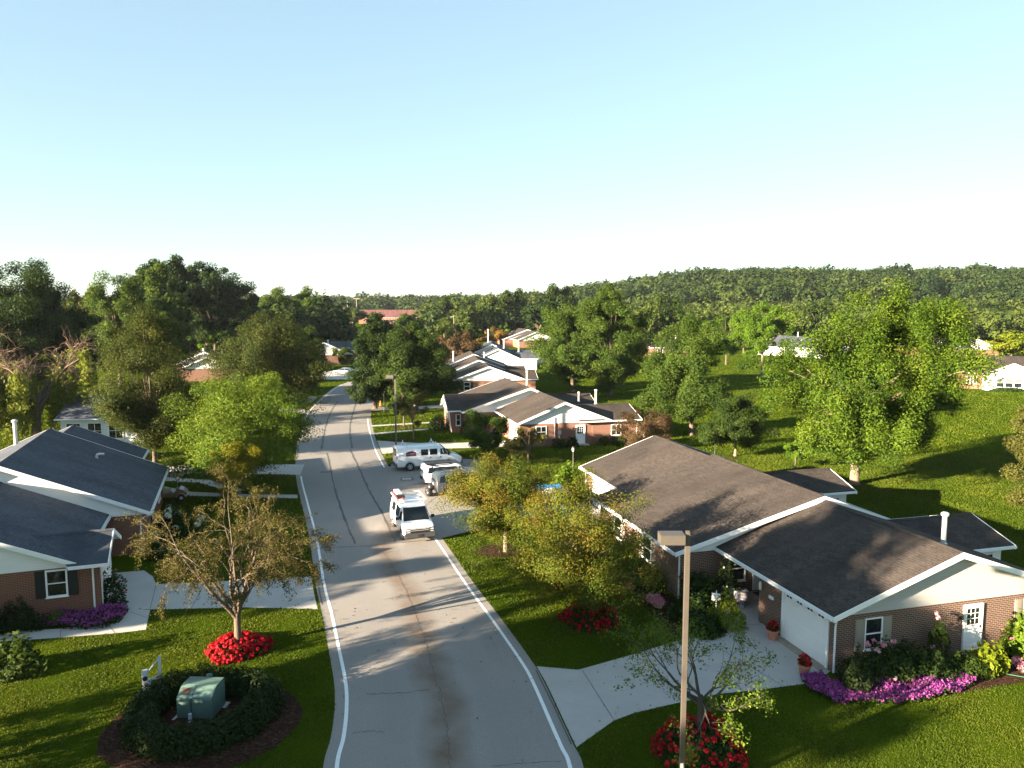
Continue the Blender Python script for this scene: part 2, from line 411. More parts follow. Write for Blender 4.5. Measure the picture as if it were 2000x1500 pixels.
def concrete_material():
    k = NT('concrete'); c = k.coord(); n = k.noise(.9, 5, .65, c); f = k.noise(24, 4, .7, c)
    col = k.mix(n, (.30, .285, .265), (.45, .43, .40)); col = k.mix(k.math('MULTIPLY', f, .35), col, (.26, .245, .225))
    k.set(Base__Color=col, Roughness=.9); k.bump(f, .25, .006); return k.m
M['concrete'] = concrete_material()
def paint_material():
    k = NT('road_paint'); c = k.coord(); n = k.noise(5, 5, .75, c); n2 = k.noise(45, 3, .8, c)
    f = k.math('MULTIPLY', k.ramp(n, [(.5, 0), (.8, .7)]), k.ramp(n2, [(.4, .2), (.7, 1)]))
    k.set(Base__Color=k.mix(f, (.70, .71, .70), (.25, .24, .23)), Roughness=.75); return k.m
M['paint'] = paint_material()

def spline(pts, n=8):
    """Catmull-Rom through 2-D points"""
    P = [np.array(p, float) for p in pts]; P = [2 * P[0] - P[1]] + P + [2 * P[-1] - P[-2]]
    out = []
    for i in range(1, len(P) - 2):
        for k in range(n):
            t = k / n; a, b, c, d = P[i - 1], P[i], P[i + 1], P[i + 2]
            out.append(.5 * (2 * b + (c - a) * t + (2 * a - 5 * b + 4 * c - d) * t * t + (3 * b - a - 3 * c + d) * t ** 3))
    out.append(P[-2]); return out
def offset_line(pts, d):
    out = []
    for i, p in enumerate(pts):
        t = np.array(pts[min(i + 1, len(pts) - 1)]) - np.array(pts[max(i - 1, 0)]); t = t / (np.linalg.norm(t) + 1e-9)
        out.append(np.array(p) + np.array([t[1], -t[0]]) * d)     # d > 0: to the right of travel
    return out
def strip(name, left, right, z, mat, u0=None):
    """sheet between two polylines with the same number of points; UV in metres"""
    me = bpy.data.meshes.new(name); n = len(left); vs = []; acc = 0; uvs = []
    for i in range(n):
        if i: acc += float(np.linalg.norm((left[i] + right[i]) / 2 - (left[i - 1] + right[i - 1]) / 2))
        w = float(np.linalg.norm(right[i] - left[i])); c0 = u0[i] if u0 is not None else w / 2
        vs += [(*left[i], z), (*right[i], z)]; uvs += [(-c0, acc), (w - c0, acc)]
    fs = [(2 * i, 2 * i + 1, 2 * i + 3, 2 * i + 2) for i in range(n - 1)]
    me.from_pydata(vs, [], fs); l = me.uv_layers.new(name='UVMap')
    for lp in me.loops: l.data[lp.index].uv = uvs[lp.vertex_index]
    me.materials.append(mat); return tag(link(name, me), kind='structure')
def sheet(name, pts, z, mat):
    b = MB(); b.poly([(p[0], p[1], z) for p in pts]); o = b.build(name, mat); 
    if o.data.polygons[0].normal.z < 0: o.data.flip_normals()
    return tag(o, kind='structure')
def G(*px): return [np.array(gp(x, y)[:2]) for x, y in px]

# one ground sheet to the horizon
def build_ground():
    xs = np.unique(np.concatenate([np.linspace(-2200, -200, 26), np.linspace(-200, 320, 66), np.linspace(320, 2200, 26)]))
    ys = np.unique(np.concatenate([np.linspace(-400, 0, 9), np.linspace(0, 300, 31), np.linspace(300, 760, 47), np.linspace(760, 3600, 30)]))
    X, Y = np.meshgrid(xs, ys); Z = ground_z(X, Y); nx = len(xs)
    V = np.stack([X.ravel(), Y.ravel(), Z.ravel()], 1)
    F = [(j * nx + i, j * nx + i + 1, (j + 1) * nx + i + 1, (j + 1) * nx + i) for j in range(len(ys) - 1) for i in range(nx - 1)]
    me = bpy.data.meshes.new('ground'); me.from_pydata(V.tolist(), [], F); me.materials.append(M['grass'])
    me.polygons.foreach_set('use_smooth', [True] * len(F)); tag(link('ground', me), kind='structure')
build_ground()

# the road: two edge lines surveyed from the photo, continued behind the camera and round the far bend
LL = [(-3.2, -30), (-3.3, -10), (-3.9, 8), (-4.35, 14), (-4.75, 19)] + G((658, 1497), (671, 1440), (677, 1383), (675, 1333), (662, 1267), (648, 1200), (633, 1140), (618, 1050), (600, 980), (588, 930), (587, 880), (596, 820), (612, 795), (640, 770), (668, 752)) + [(-27.5, 146), (-20, 166), (-8, 186), (10, 200)]
RR = [(4.2, -30), (3.6, -10), (2.6, 8), (2.25, 14), (1.9, 19)] + G((1113, 1497), (1097, 1460), (1078, 1417), (1042, 1335), (1018, 1292), (961, 1210), (908, 1138), (850, 1052), (800, 983), (756, 922), (730, 870), (718, 818), (723, 790), (733, 768), (752, 750)) + [(-20.3, 138), (-13, 158), (-1, 176), (16, 190)]
LLs, RRs = spline(LL, 6), spline(RR, 6)
ROAD_L, ROAD_R = offset_line(LLs, -.42), offset_line(RRs, .42)
crack_px = G((880, 1490), (868, 1400), (850, 1320), (826, 1240), (800, 1170), (770, 1110), (745, 1075))
crack = [np.array((-.9, -30)), np.array((-.8, -10)), np.array((-.9, 8)), np.array((-1.2, 14)), np.array((-1.55, 19))] + crack_px
def nearest_u(i):
    mid = (ROAD_L[i] + ROAD_R[i]) / 2; y = mid[1]
    cy = [c[1] for c in crack]; cx = [c[0] for c in crack]
    if y > cy[-1] + 16: return 60.0
    x = np.interp(y, cy, cx); w = ROAD_R[i] - ROAD_L[i]
    return float((x - ROAD_L[i][0]) / (w[0] / np.linalg.norm(w))) if abs(w[0]) > 1 else 60.0
us = [nearest_u(i) for i in range(len(ROAD_L))]
strip('road', ROAD_L, ROAD_R, .005, M['asphalt'], us)
def edge_mark(name, line, y0, y1):
    seg = [p for p in line if y0 <= p[1] <= y1]
    strip(name, offset_line(seg, -.065), offset_line(seg, .065), .0105, M['paint'])
edge_mark('road_edge_line', LLs, -30, 62.5); edge_mark('road_edge_line', LLs, 76, 133)
edge_mark('road_edge_line', RRs, -30, 45.4); edge_mark('road_edge_line', RRs, 65.3, 95.5)
def seam(pts, w, jit=.03, seed=1, n=10, name='road_seam'):
    rg = np.random.default_rng(seed); s = spline(pts, n); s = [p + rg.normal(0, jit, 2) for p in s]
    ws = [w * rg.uniform(.5, 1.3) / 2 for _ in s]
    a = [p - np.array([ws[i], 0]) for i, p in enumerate(s)]; b = [p + np.array([ws[i], 0]) for i, p in enumerate(s)]
    strip(name, a, b, .0085, M['seal'])
def seam_h(pts, w, jit=.03, seed=1, n=10):
    rg = np.random.default_rng(seed); s = spline(pts, n); s = [p + rg.normal(0, jit, 2) for p in s]
    ws = [w * rg.uniform(.5, 1.3) / 2 for _ in s]
    strip('road_seam', [p + np.array([0, ws[i]]) for i, p in enumerate(s)], [p - np.array([0, ws[i]]) for i, p in enumerate(s)], .0085, M['seal'])
seam(crack, .035, .035, 3, 22)
seam(G((772, 1058), (748, 1005), (722, 960), (706, 925), (690, 890), (684, 878)), .16, .02, 4)
seam(G((694, 1062), (680, 1030), (662, 980), (650, 940), (643, 900), (639, 885)), .16, .02, 5)
seam(G((688, 876), (684, 850), (684, 830), (690, 805), (696, 786)), .18, .02, 6)
seam(G((628, 877), (632, 855), (640, 820), (650, 798), (660, 784)), .20, .02, 7)
seam_h(G((616, 1072), (660, 1069), (720, 1066), (780, 1060), (846, 1054)), .11, .02, 8)
seam_h(G((716, 1356), (770, 1355), (838, 1347)), .05, .03, 9)
seam_h(G((690, 1432), (720, 1428), (752, 1431)), .04, .03, 10)
seam_h(G((960, 1497), (1030, 1490), (1096, 1487)), .03, .02, 11)
# aprons, drives and walks
a1 = lambda o, al, t, s: np.array([o[0] + math.cos(al) * t - math.sin(al) * s, o[1] + math.sin(al) * t + math.cos(al) * s])
O1, A1 = (12.2, 27.7), .263; O2, A2 = (.5, 74.2), .25; OL, AL = (-20.65, 42.36), .349
def rr(y):   # a point just inside the right edge of the road
    i = min(range(len(RRs)), key=lambda k: abs(RRs[k][1] - y)); return RRs[i] + np.array([.3, .0])
def ll(y):
    i = min(range(len(LLs)), key=lambda k: abs(LLs[k][1] - y)); return LLs[i] + np.array([-.4, 0])
def edge_r(y0, y1, n=6): return [rr(y0 + (y1 - y0) * k / n) for k in range(n + 1)]
def edge_l(y0, y1, n=6): return [ll(y0 + (y1 - y0) * k / n) for k in range(n + 1)]
APRON = edge_r(66.2, 45.4, 10) + [(-2.6, 46.7), (0, 47.5), (7.2, 47.7), a1(O1, A1, .38, 20.6), a1(O1, A1, .38, 26.9), (1.5, 57.6), (-1.3, 64.8), (-2.5, 68.6), (-4.2, 69.0), (-10.4, 66.6)]
sheet('parking_apron', APRON, .0065, M['asphalt2'])
def off(p, d): return np.array([p[0] + d, p[1]])
DRV = {}
DRV['a'] = [off(p, .18) for p in edge_r(23.3, 28.6)] + [np.array(p) for p in [(2.6, 28.45), (5.1, 29.85), (8.0, 31.6), (10.0, 32.9)]] + [a1(O1, A1, .38, 5.2), a1(O1, A1, .38, .55), (11.5, 27.45), (9.4, 26.95), (7.6, 26.6), (5.4, 25.75), (4.3, 25.3), (3.5, 24.8)]
DRV['walk_a'] = [a1(O1, A1, *p) for p in [(.36, 5.25), (.36, 5.3), (.4, 5.45), (3.4, 5.5), (3.4, 8.7), (.6, 8.7), (-.9, 8.3), (-1.35, 6.6), (-1.9, 5.3)]] + [np.array((9.9, 32.7))]
DRV['left'] = [off(p, -.2) for p in edge_l(34.6, 39.3)] + [np.array(p) for p in [(-13.2, 38.2), (-18.2, 37.6), (-18.9, 38.7), (-19.8, 39.6), (-21.2, 39.2), (-20.4, 36.4), (-18.7, 34.7), (-17.9, 34.4), (-16.9, 34.35), (-12.6, 34.6)]]
DRV['left_walk'] = [np.array(p) for p in [(-17.9, 34.4), (-16.95, 34.3), (-16.1, 32.1), (-17.3, 31.75), (-19.5, 31.3), (-22.6, 30.8), (-23.2, 31.7), (-20.2, 32.2), (-17.75, 32.8), (-18.3, 33.9)]]
DRV['h2'] = [off(p, .2) for p in edge_r(72.2, 77.3)] + [np.array(p) for p in [(-9, 76.9), (-5, 77.2), (-.35, 78.8), (.5, 75.2), (-4, 74.4), (-9, 73.6)]]
DRV['h2_walk'] = [np.array(p) for p in [(-15.2, 82.0), (-7.6, 86.4), (-8.0, 87.1), (-15.6, 82.9)]]
DRV['h2_walk2'] = [np.array(p) for p in [(-16.3, 87.5), (-8.3, 90.6), (-8.7, 91.4), (-16.6, 88.4)]]
DRV['far_r'] = [np.array(p) for p in [(-18.9, 100.4), (-12, 102.2), (-4, 105), (-4.6, 108.2), (-12.6, 105.2), (-19.3, 103.6)]]
DRV['l2'] = [np.array(p) for p in [(-15.8, 54.8), (-19, 54.9), (-24.7, 55.6), (-27, 57.6), (-27.5, 58.6), (-24.4, 56.7), (-19, 55.9), (-16.1, 55.85)]]
DRV['l2b'] = [np.array(p) for p in [(-21.2, 56.6), (-20.4, 57.2), (-24.5, 60.6), (-29.5, 61.8), (-29.5, 60.7), (-25, 59.6)]]
DRV['l3'] = [np.array(p) for p in [(-17.7, 62.4), (-18.5, 66.6), (-25, 66.8), (-33, 65.5), (-33, 62.2), (-25, 63.0)]]
DRV['l4'] = [np.array(p) for p in [(-28.6, 107.0), (-29.8, 115.9), (-40, 121.5), (-50, 122.6), (-50, 118.5), (-41, 117.5), (-33, 111.5)]]
DRV['l5'] = [np.array(p) for p in [(-26.9, 97.9), (-28.0, 102.3), (-36, 102.9), (-36, 101.2), (-31, 100.5)]]
DRV['l6'] = [np.array(p) for p in [(-30.5, 142), (-26, 152), (-30, 163), (-40, 160), (-44, 152), (-40, 143)]]
for k, p in DRV.items(): sheet('walk' if 'walk' in k or k in ('l2', 'l2b') else 'driveway', p, .0095 if k not in ('walk_a', 'left_walk') else .0125, M['concrete'])
def joint(a, b, w=.022, z=.0145):
    a, b = np.array(a, float), np.array(b, float); d = (b - a) / np.linalg.norm(b - a); nn = np.array([-d[1], d[0]]) * w / 2
    strip('slab_joint', [a + nn, b + nn], [a - nn, b - nn], z, M['seal'])
joint((2.75, 28.4), (3.5, 24.9)); joint(off(rr(28.5), .06), off(rr(25.8), .06), .05); joint(off(rr(25.8), .06), off(rr(23.4), .06), .05); joint((8.0, 31.55), (10.2, 27.15)); joint((9.9, 32.75), a1(O1, A1, .3, 5.0))
joint((-13.3, 38.1), (-12.7, 34.7)); joint((-15.8, 37.8), (-15.1, 34.5)); joint((-18.2, 37.6), (-17.0, 34.4)); joint((-17.8, 34.1), (-16.5, 33.3), z=.016); joint((-18.1, 32.7), (-17.3, 31.8), z=.016); joint((-19.9, 32.2), (-19.4, 31.35), z=.016)
joint(off(ll(34.7), .06), off(ll(39.2), .06), .05)
joint((-4.45, 74.3), (-5.2, 77.1)); joint((-6.6, 50.5), (-4.0, 62.5), .04, .0085)

# ================================================================ HOUSES
SWAP = Matrix(((0, 1, 0, 0), (1, 0, 0, 0), (0, 0, 1, 0), (0, 0, 0, 1)))
class House:
    """local x = t (away from the street line), local y = s (along the ridge)"""
    def __init__(h, name, label, O, al, brick='brick_red', shingle='shingle_brown', shutter='shutter_black', cat='house', group=None, detail=True):
        h.root = thing(name, label, cat, (O[0], O[1], 0), al, group)
        h.todo = []
        h.brick, h.shingle, h.shut, h.detail = brick, shingle, shutter, detail
    def section(h, tl, tm, tr, s0, s1, ze, zr, ends='nf', wl=None, wr=None, w0=None, w1=None, ov=.4, swap=False, walls=True, gutters='lr', sid_ends=None, siding_wall='', gable_base=None, hip0=0.0):
        th = .11; X = SWAP if swap else None
        def piece(name, mats, uv=False):
            b_ = MB(); b_.xf = X; h.todo.append((b_, name, mats, uv)); return b_
        capm = M[h.shingle]; roof = piece('roof', [M[h.shingle], M['trim'], capm], True)
        for (a, za, b, zb) in ((tl, ze, tm, zr), (tm, zr, tr, ze)):
            r0 = s0 + hip0; ya, yb = (r0 if a == tm else s0), (r0 if b == tm else s0)
            roof.quad((a, ya, za), (b, yb, zb), (b, s1, zb), (a, s1, za), 0)
            roof.quad((a, ya, za - th), (b, yb, zb - th), (b, s1, zb - th), (a, s1, za - th), 1)
        if hip0 > 0: roof.poly([(tl, s0, ze), (tm, r0, zr), (tr, s0, ze)], 0); roof.quad((tl, s0, ze - th), (tr, s0, ze - th), (tr, s0, ze), (tl, s0, ze), 1)
        for s_ in ((s1,) if hip0 else (s0, s1)): roof.poly([(tl, s_, ze - th), (tl, s_, ze), (tm, s_, zr), (tr, s_, ze), (tr, s_, ze - th), (tm, s_, zr - th)], 0 if s_ == s1 and 'f' not in ends else 1)
        for t_ in (tl, tr): roof.quad((t_, s0, ze - th), (t_, s1, ze - th), (t_, s1, ze), (t_, s0, ze), 1)
        # ridge cap
        sl, sr = (zr - ze) / (tm - tl), (zr - ze) / (tr - tm)
        roof.quad((tm - .17, r0, zr - .17 * sl + .025), (tm, r0, zr + .03), (tm, s1, zr + .03), (tm - .17, s1, zr - .17 * sl + .025), 2)
        roof.quad((tm, r0, zr + .03), (tm + .17, r0, zr - .17 * sr + .025), (tm + .17, s1, zr - .17 * sr + .025), (tm, s1, zr + .03), 2)
        # rake boards
        for e, y0, y1 in (('n', s0 - .035, s0 - .002), ('f', s1 + .002, s1 + .035)):
            if e not in ends: continue
            for (a, za, b, zb) in ((tl - .02, ze, tm, zr), (tr + .02, ze, tm, zr)):
                piece('rake_trim', M['trim']).prism([(a, y0, za + .015), (b, y0, zb + .015), (b, y0, zb - .235), (a, y0, za - .20)], (0, y1 - y0, 0))
        # gable siding and walls
        wl = tl + .4 if wl is None else wl; wr = tr - .4 if wr is None else wr
        w0 = s0 + ov if w0 is None else w0; w1 = s1 - ov if w1 is None else w1
        zb = ze - .16 if gable_base is None else gable_base
        for e, y in (('n', w0 - .035), ('f', w1 + .005)):
            if e not in (sid_ends if sid_ends is not None else ends): continue
            f = lambda t: (ze + (t - tl) * sl if t < tm else ze + (tr - t) * sr) - th - .005
            a, b = (tl + .06, tr - .06)
            piece('gable_siding', M['siding'], True).prism([(a, y, zb), (b, y, zb), (b, y, f(b)), (tm, y, f(tm)), (a, y, f(a))], (0, .03, 0))
        if walls:
            wb = piece('wall', M['siding'] if siding_wall else M[h.brick], True)
            zt = ze - th - .01
            P = [(wl, w0), (wr, w0), (wr, w1), (wl, w1)]
            for i in range(4):
                (xa, ya), (xb, yb) = P[i], P[(i + 1) % 4]
                wb.quad((xa, ya, -.05), (xb, yb, -.05), (xb, yb, zt), (xa, ya, zt))
            wb.quad(*[(x, y, zt - .02) for x, y in P])
        # gutters
        for g, t_, sg in (('l', tl, -1), ('r', tr, 1)):
            if g not in gutters: continue
            gut = piece('gutter', M['gutter']); x0 = t_ + sg * .004; x1 = t_ + sg * .115
            for (xa, xb, za, zb2) in ((x0, x1, ze - .125, ze - .113), (x1 - sg * .014, x1, ze - .113, ze - .015), (x0, x0 + sg * .012, ze - .113, ze - .03)):
                gut.add([(xa, s0, za), (xb, s0, za), (xb, s1, za), (xa, s1, za), (xa, s0, zb2), (xb, s0, zb2), (xb, s1, zb2), (xa, s1, zb2)],
                          [(3, 2, 1, 0), (4, 5, 6, 7), (0, 1, 5, 4), (1, 2, 6, 5), (2, 3, 7, 6), (3, 0, 4, 7)])
            if h.detail:
                n = max(2, int((s1 - s0) / .75))
                for k in range(n):
                    y = s0 + (k + .5) * (s1 - s0) / n
                    gut.add([(x0, y - .015, ze - .028), (x1, y - .015, ze - .012), (x1, y + .015, ze - .012), (x0, y + .015, ze - .028)], [(0, 1, 2, 3)])
                for y in (s0 + .006, s1 - .006):
                    gut.quad((x0, y, ze - .113), (x1 - sg * .014, y, ze - .113), (x1 - sg * .014, y, ze - .02), (x0, y, ze - .03))
    def wbox(h, x0, x1, y0, y1, z1):
        b_ = MB(); h.todo.append((b_, 'wall', M[h.brick], True))
        b_.box(((x0 + x1) / 2, (y0 + y1) / 2, z1 / 2 - .03), (abs(x1 - x0), abs(y1 - y0), z1 + .06))
    def finish(h):
        for b_, name, mats, uv in h.todo: b_.build(name, mats, h.root, uv=uv)
    # ---- openings; p = bottom centre on the wall face, n = outward normal, local coordinates
    def window(h, p, n, w=.9, hh=1.3, shutters=True, grid=(1, 2), blind=0.0, shw=.42, frame_w=.07, label=None):
        p = Vector(p); n = Vector(n); u = Vector((-n.y, n.x, 0)); f = MB(); fw = frame_w
        f.obox(p + n * .02 + Vector((0, 0, fw / 2)), u, n, w, .07, fw); f.obox(p + n * .02 + Vector((0, 0, hh - fw / 2)), u, n, w, .07, fw)
        for sg in (-1, 1): f.obox(p + n * .02 + u * sg * (w / 2 - fw / 2) + Vector((0, 0, hh / 2)), u, n, fw, .068, hh - 2 * fw)
        for k in range(1, grid[1]): f.obox(p + n * .015 + Vector((0, 0, fw + (hh - 2 * fw) * k / grid[1])), u, n, w - 2 * fw, .05, .045)
        for k in range(1, grid[0]): f.obox(p + n * .016 + u * (-(w - 2 * fw) / 2 + (w - 2 * fw) * k / grid[0]) + Vector((0, 0, hh / 2)), u, n, .04, .046, hh - 2 * fw)
        f.obox(p + n * .035 + Vector((0, 0, -.02)), u, n, w + .06, .10, .04)
        fo = f.build('window', M['trim'], h.root)
        g = MB(); g.obox(p + n * .006 + Vector((0, 0, hh / 2)), u, n, w - 2 * fw + .01, .012, hh - 2 * fw + .01); g.build('pane', M['glass'], fo)
        if blind > 0:
            b = MB(); zz = (hh - 2 * fw) * blind
            b.obox(p + n * .014 + Vector((0, 0, hh - fw - zz / 2)), u, n, w - 2 * fw, .006, zz); b.build('blind', M['blind'], fo)
        if shutters:
            for sg in (-1, 1):
                s_ = MB(); c = p + n * .022 + u * sg * (w / 2 + shw / 2 + .01) + Vector((0, 0, hh / 2))
                s_.obox(c, u, n, shw, .04, hh)
                for dz in (-.26, .26): s_.obox(c + n * .022 + Vector((0, 0, dz * hh)), u, n, shw * .66, .012, hh * .40)
                s_.build('shutter', M[h.shut], h.root)
        return fo
    def door(h, p, n, w=.95, hh=2.05, grid=True, storm=True, mat='trim'):
        p = Vector(p); n = Vector(n); u = Vector((-n.y, n.x, 0)); f = MB(); fw = .07; Z = lambda z: Vector((0, 0, z))
        for sg in (-1, 1): f.obox(p + n * .03 + u * sg * (w / 2 - fw / 2) + Z(hh / 2), u, n, fw, .08, hh)
        f.obox(p + n * .03 + Z(hh - fw / 2), u, n, w - 2 * fw, .08, fw)
        for z0, z1 in ((0.0, .22), (hh * .52, hh * .52 + .06), (hh - fw - .10, hh - fw)): f.obox(p + n * .028 + Z((z0 + z1) / 2), u, n, w - 2 * fw, .05, z1 - z0)
        for sg in (-1, 1): f.obox(p + n * .026 + u * sg * (w / 2 - fw - .045) + Z(hh / 2), u, n, .09, .048, hh - 2 * fw)
        f.obox(p + n * .01 + Z(hh * .29), u, n, w - 2 * fw, .03, hh * .46)
        do = f.build('door', M[mat], h.root)
        g = MB(); g.obox(p + n * .014 + Z(hh * .745), u, n, w - 2 * fw - .16, .022, hh * .34); g.build('door_pane', M['glass'], do)
        if grid:
            q = MB()
            for k in (1, 2): q.obox(p + n * .027 + u * (-(w - .3) / 2 + (w - .3) * k / 3) + Z(hh * .745), u, n, .022, .01, hh * .34)
            for k in (1, 2): q.obox(p + n * .0275 + Z(hh * .575 + hh * .34 * k / 3), u, n, w - .3, .0105, .022)
            q.build('muntin', M['trim'], do)
        hd = MB(); hd.obox(p + n * .065 + u * (w / 2 - .13) + Z(.98), u, n, .03, .05, .12); hd.build('handle', M['dark'], do)
        return do
    def garage(h, p, n, w=2.75, hh=2.1, lites=True):
        p = Vector(p); n = Vector(n); u = Vector((-n.y, n.x, 0)); f = MB(); Z = lambda z: Vector((0, 0, z))
        for k in range(4): f.obox(p + n * .012 + Z(hh * (k + .5) / 4), u, n, w, .03, hh / 4 - .016)
        f.obox(p + n * .002 + Z(hh / 2), u, n, w, .03, hh)
        for k in range(4):
            for j in range(4): f.obox(p + n * .029 + u * (w * ((j + .5) / 4 - .5)) + Z(hh * (k + .5) / 4), u, n, w / 4 - .14, .008, hh / 4 - .16)
        go = f.build('garage_door', M['garage_white'], h.root)
        t = MB()
        for sg in (-1, 1): t.obox(p + n * .035 + u * sg * (w / 2 + .07) + Z(hh / 2 + .03), u, n, .14, .06, hh + .06)
        t.obox(p + n * .035 + Z(hh + .09), u, n, w + .28, .062, .18); t.build('door_frame', M['trim'], go)
        if lites:
            for j in range(4):
                l = MB()
                for d in (-.095, .095): l.obox(p + n * .031 + u * (w * ((j + .5) / 4 - .5) + d) + Z(hh * .915), u, n, .14, .012, .075)
                l.build('door_light', M['glass'], go)
    def downspout(h, pts, r=.045):
        b = MB(); b.tube(pts, r, 6); b.build('downspout', M['gutter'], h.root)
    def pipe(h, p, hh=1.3, r=.1, cap=True, mat='pipe', name='flue_pipe'):
        b = MB(); x, y, z = p
        b.lathe([(r * 1.5, -.1), (r * 1.5, .04), (r, .09), (r, hh)] + ([(r * 1.05, hh), (r * 1.55, hh + .02), (r * 1.6, hh + .12), (r * .9, hh + .17)] if cap else []), (x, y, z), 14)
        b.build(name, M[mat], h.root, smooth=True)

# ---- the near right house: a duplex, brown brick and brown shingles
H = House('brick_house', 'long brick bungalow with brown shingle roof and white garage door facing the near driveway', O1, A1, 'brick_brown', 'shingle_brown', 'shutter_tan')
H.section(0, 5.9, 11.8, 0, 9.3, 2.45, 4.47, ends='n', walls=False, gutters='l')
H.section(-2.3, 5.9, 11.8, 8.4, 19.4, 2.45, 4.66, ends='n', w0=8.75, w1=19.05)
H.section(0, 5.9, 11.8, 18.5, 27.8, 2.45, 4.47, ends='f', w0=22.2, w1=27.4, sid_ends='f', walls=False, gutters='l')
H.wbox(.4, 11.4, .4, 5.5, 2.33); H.wbox(5.0, 11.4, 5.5, 8.75, 2.33); H.wbox(.4, 11.4, 22.3, 27.4, 2.33); H.wbox(5, 11.4, 19, 22.3, 2.33)
_f = lambda t: 2.45 + .342 * min(t, 11.8 - t) - .12
b_ = MB(); H.todo.append((b_, 'gable_siding', M['siding'], True)); b_.prism([(.06, .365, 2.29), (11.74, .365, 2.29), (11.74, .365, _f(11.74)), (5.9, .365, _f(5.9)), (.06, .365, _f(.06))], (0, .03, 0))
for sc in (7.9, 19.2):     # the two rear wings
    H.section(sc - 2.7, sc, sc + 2.7, 7.5, 14.5, 2.40, 3.32, ends='f', swap=True, siding_wall='y', w0=11.3, w1=14.1, gutters='lr')
    H.window((14.11, sc, .75), (1, 0, 0), 1.6, 1.2, False, (2, 1))
    H.window((13.0, sc - 2.31, .9), (0, -1, 0), 1.2, 1.1, False, (2, 1))
H.finish()
H.garage((.41, 2.25, .03), (-1, 0, 0), 2.75, 2.12); H.garage((.41, 24.6, .03), (-1, 0, 0), 2.75, 2.12)
H.window((2.14, .4, .78), (0, -1, 0), .82, 1.28, True, (1, 2), shw=.42, frame_w=.045)
H.window((9.95, .4, .78), (0, -1, 0), .82, 1.28, True, (1, 2), shw=.42, frame_w=.045)
H.door((6.96, .4, .16), (0, -1, 0), .95, 1.94)
H.window((1.25, 8.75, .6), (0, -1, 0), .95, 1.3, False, (1, 2)); H.door((2.62, 8.75, .04), (0, -1, 0), .95, 2.05, grid=False)
H.window((-1.9, 12.3, .75), (-1, 0, 0), 1.1, 1.3, True, (1, 2)); H.window((-1.9, 16.2, .75), (-1, 0, 0), 1.1, 1.3, True, (1, 2))
H.downspout([(-.06, .22, 2.36), (-.04, .30, 2.25), (.36, .30, 2.1), (.36, .345, 1.9), (.36, .345, .06)])
H.downspout([(-2.36, 8.62, 2.36), (-1.95, 8.66, 2.18), (-1.95, 8.66, .06)]); H.downspout([(-.06, 27.6, 2.36), (.34, 27.5, 2.2), (.34, 27.5, .06)])
H.pipe((7.3, 2.4, 3.95), 1.25, .105)
b = MB(); b.lathe([(.04, 0), (.05, .1), (.085, .12), (.10, .30), (.03, .36)], (6.26, .27, 1.45), 8); b.box((6.26, .34, 1.6), (.07, .12, .05)); b.build('wall_lamp', M['black'], H.root)
b = MB(); b.box((.37, 4.55, 1.45), (.06, .30, .13)); b.build('house_number_plate', M['trim'], H.root)
b = MB(); b.lathe([(.05, 0), (.075, .05), (.075, .33), (.04, .38)], (.28, 5.25, 1.55), 10); b.build('porch_lamp', M['lens'], H.root, smooth=True)
b = MB(); b.box((6.96, .05, .07), (1.3, .68, .16)); b.build('door_step', M['concrete'], H.root)
b = MB()
b.box((.2, 2.25, .018), (.42, 3.0, .012))
b.build('threshold', M['rubble'], H.root)
b = MB(); b.box((2.5, 8.2, .022), (.95, .6, .012)); tag(b.build('door_mat', M['black']), 'black doormat on the concrete porch by the front door', 'doormat')
o = bpy.data.objects['door_mat']; o.location = (O1[0], O1[1], 0); o.rotation_euler = (0, 0, A1)

# ---- the near left house: dark grey roof, red-brown brick
H = House('brick_house', 'brick bungalow at the left edge with dark slate-grey shingle roof and black shutters', OL, AL, 'brick_red', 'shingle_grey')
H.section(-14.6, -7.3, 0, 0, 12.7, 2.45, 5.70, ends='nf', w0=.28, gutters='lr')
H.section(-12.5, -7.3, -2.1, -8.55, .3, 2.45, 4.76, ends='n', w0=-8.2, gutters='r')
H.section(-12.5, -7.3, -2.1, 12.4, 20.6, 2.45, 4.76, ends='f', gutters='r')
H.section(-8.75, -6.6, -4.45, -2.55, -.95, 2.45, 3.46, ends='f', swap=True, hip0=-2.1, w0=-2.6, w1=-1.4, wl=-8.18, wr=-5.0, gutters='lr')
H.section(3.2, 6.2, 9.2, -18.0, -7.4, 2.45, 4.9, ends='n', swap=True, w1=-13, walls=False, gutters='')
H.finish()
H.garage((-1.39, -6.6, .03), (1, 0, 0), 2.5, 2.1)
H.window((-3.14, -8.2, .95), (0, -1, 0), .88, 1.27, True, (1, 2), shw=.40)
H.window((-7.6, -8.2, .95), (0, -1, 0), .88, 1.27, True, (1, 2), shw=.40)
H.window((-.4, 5.0, .8), (1, 0, 0), 1.0, 1.3, True); H.window((-.4, 9.6, .8), (1, 0, 0), 1.6, 1.3, False, (2, 1))
H.downspout([(-1.02, -8.55, 2.36), (-1.2, -8.45, 2.28), (-1.66, -8.24, 2.12), (-1.66, -8.24, .05)])
H.downspout([(.06, -.02, 2.36), (.02, .02, 2.28), (-.55, .28, 2.05), (-.55, .30, .05)])
H.pipe((-9.2, 12.0, 4.75), 1.6, .12)
b = MB(); b.tube([(-3.9, 8.6, 3.85), (-3.9, 8.6, 4.32), (-3.87, 8.6, 4.40), (-3.75, 8.6, 4.44), (-3.45, 8.6, 4.42)], .085, 10); b.build('roof_vent', M['pipe'], H.root, smooth=True)

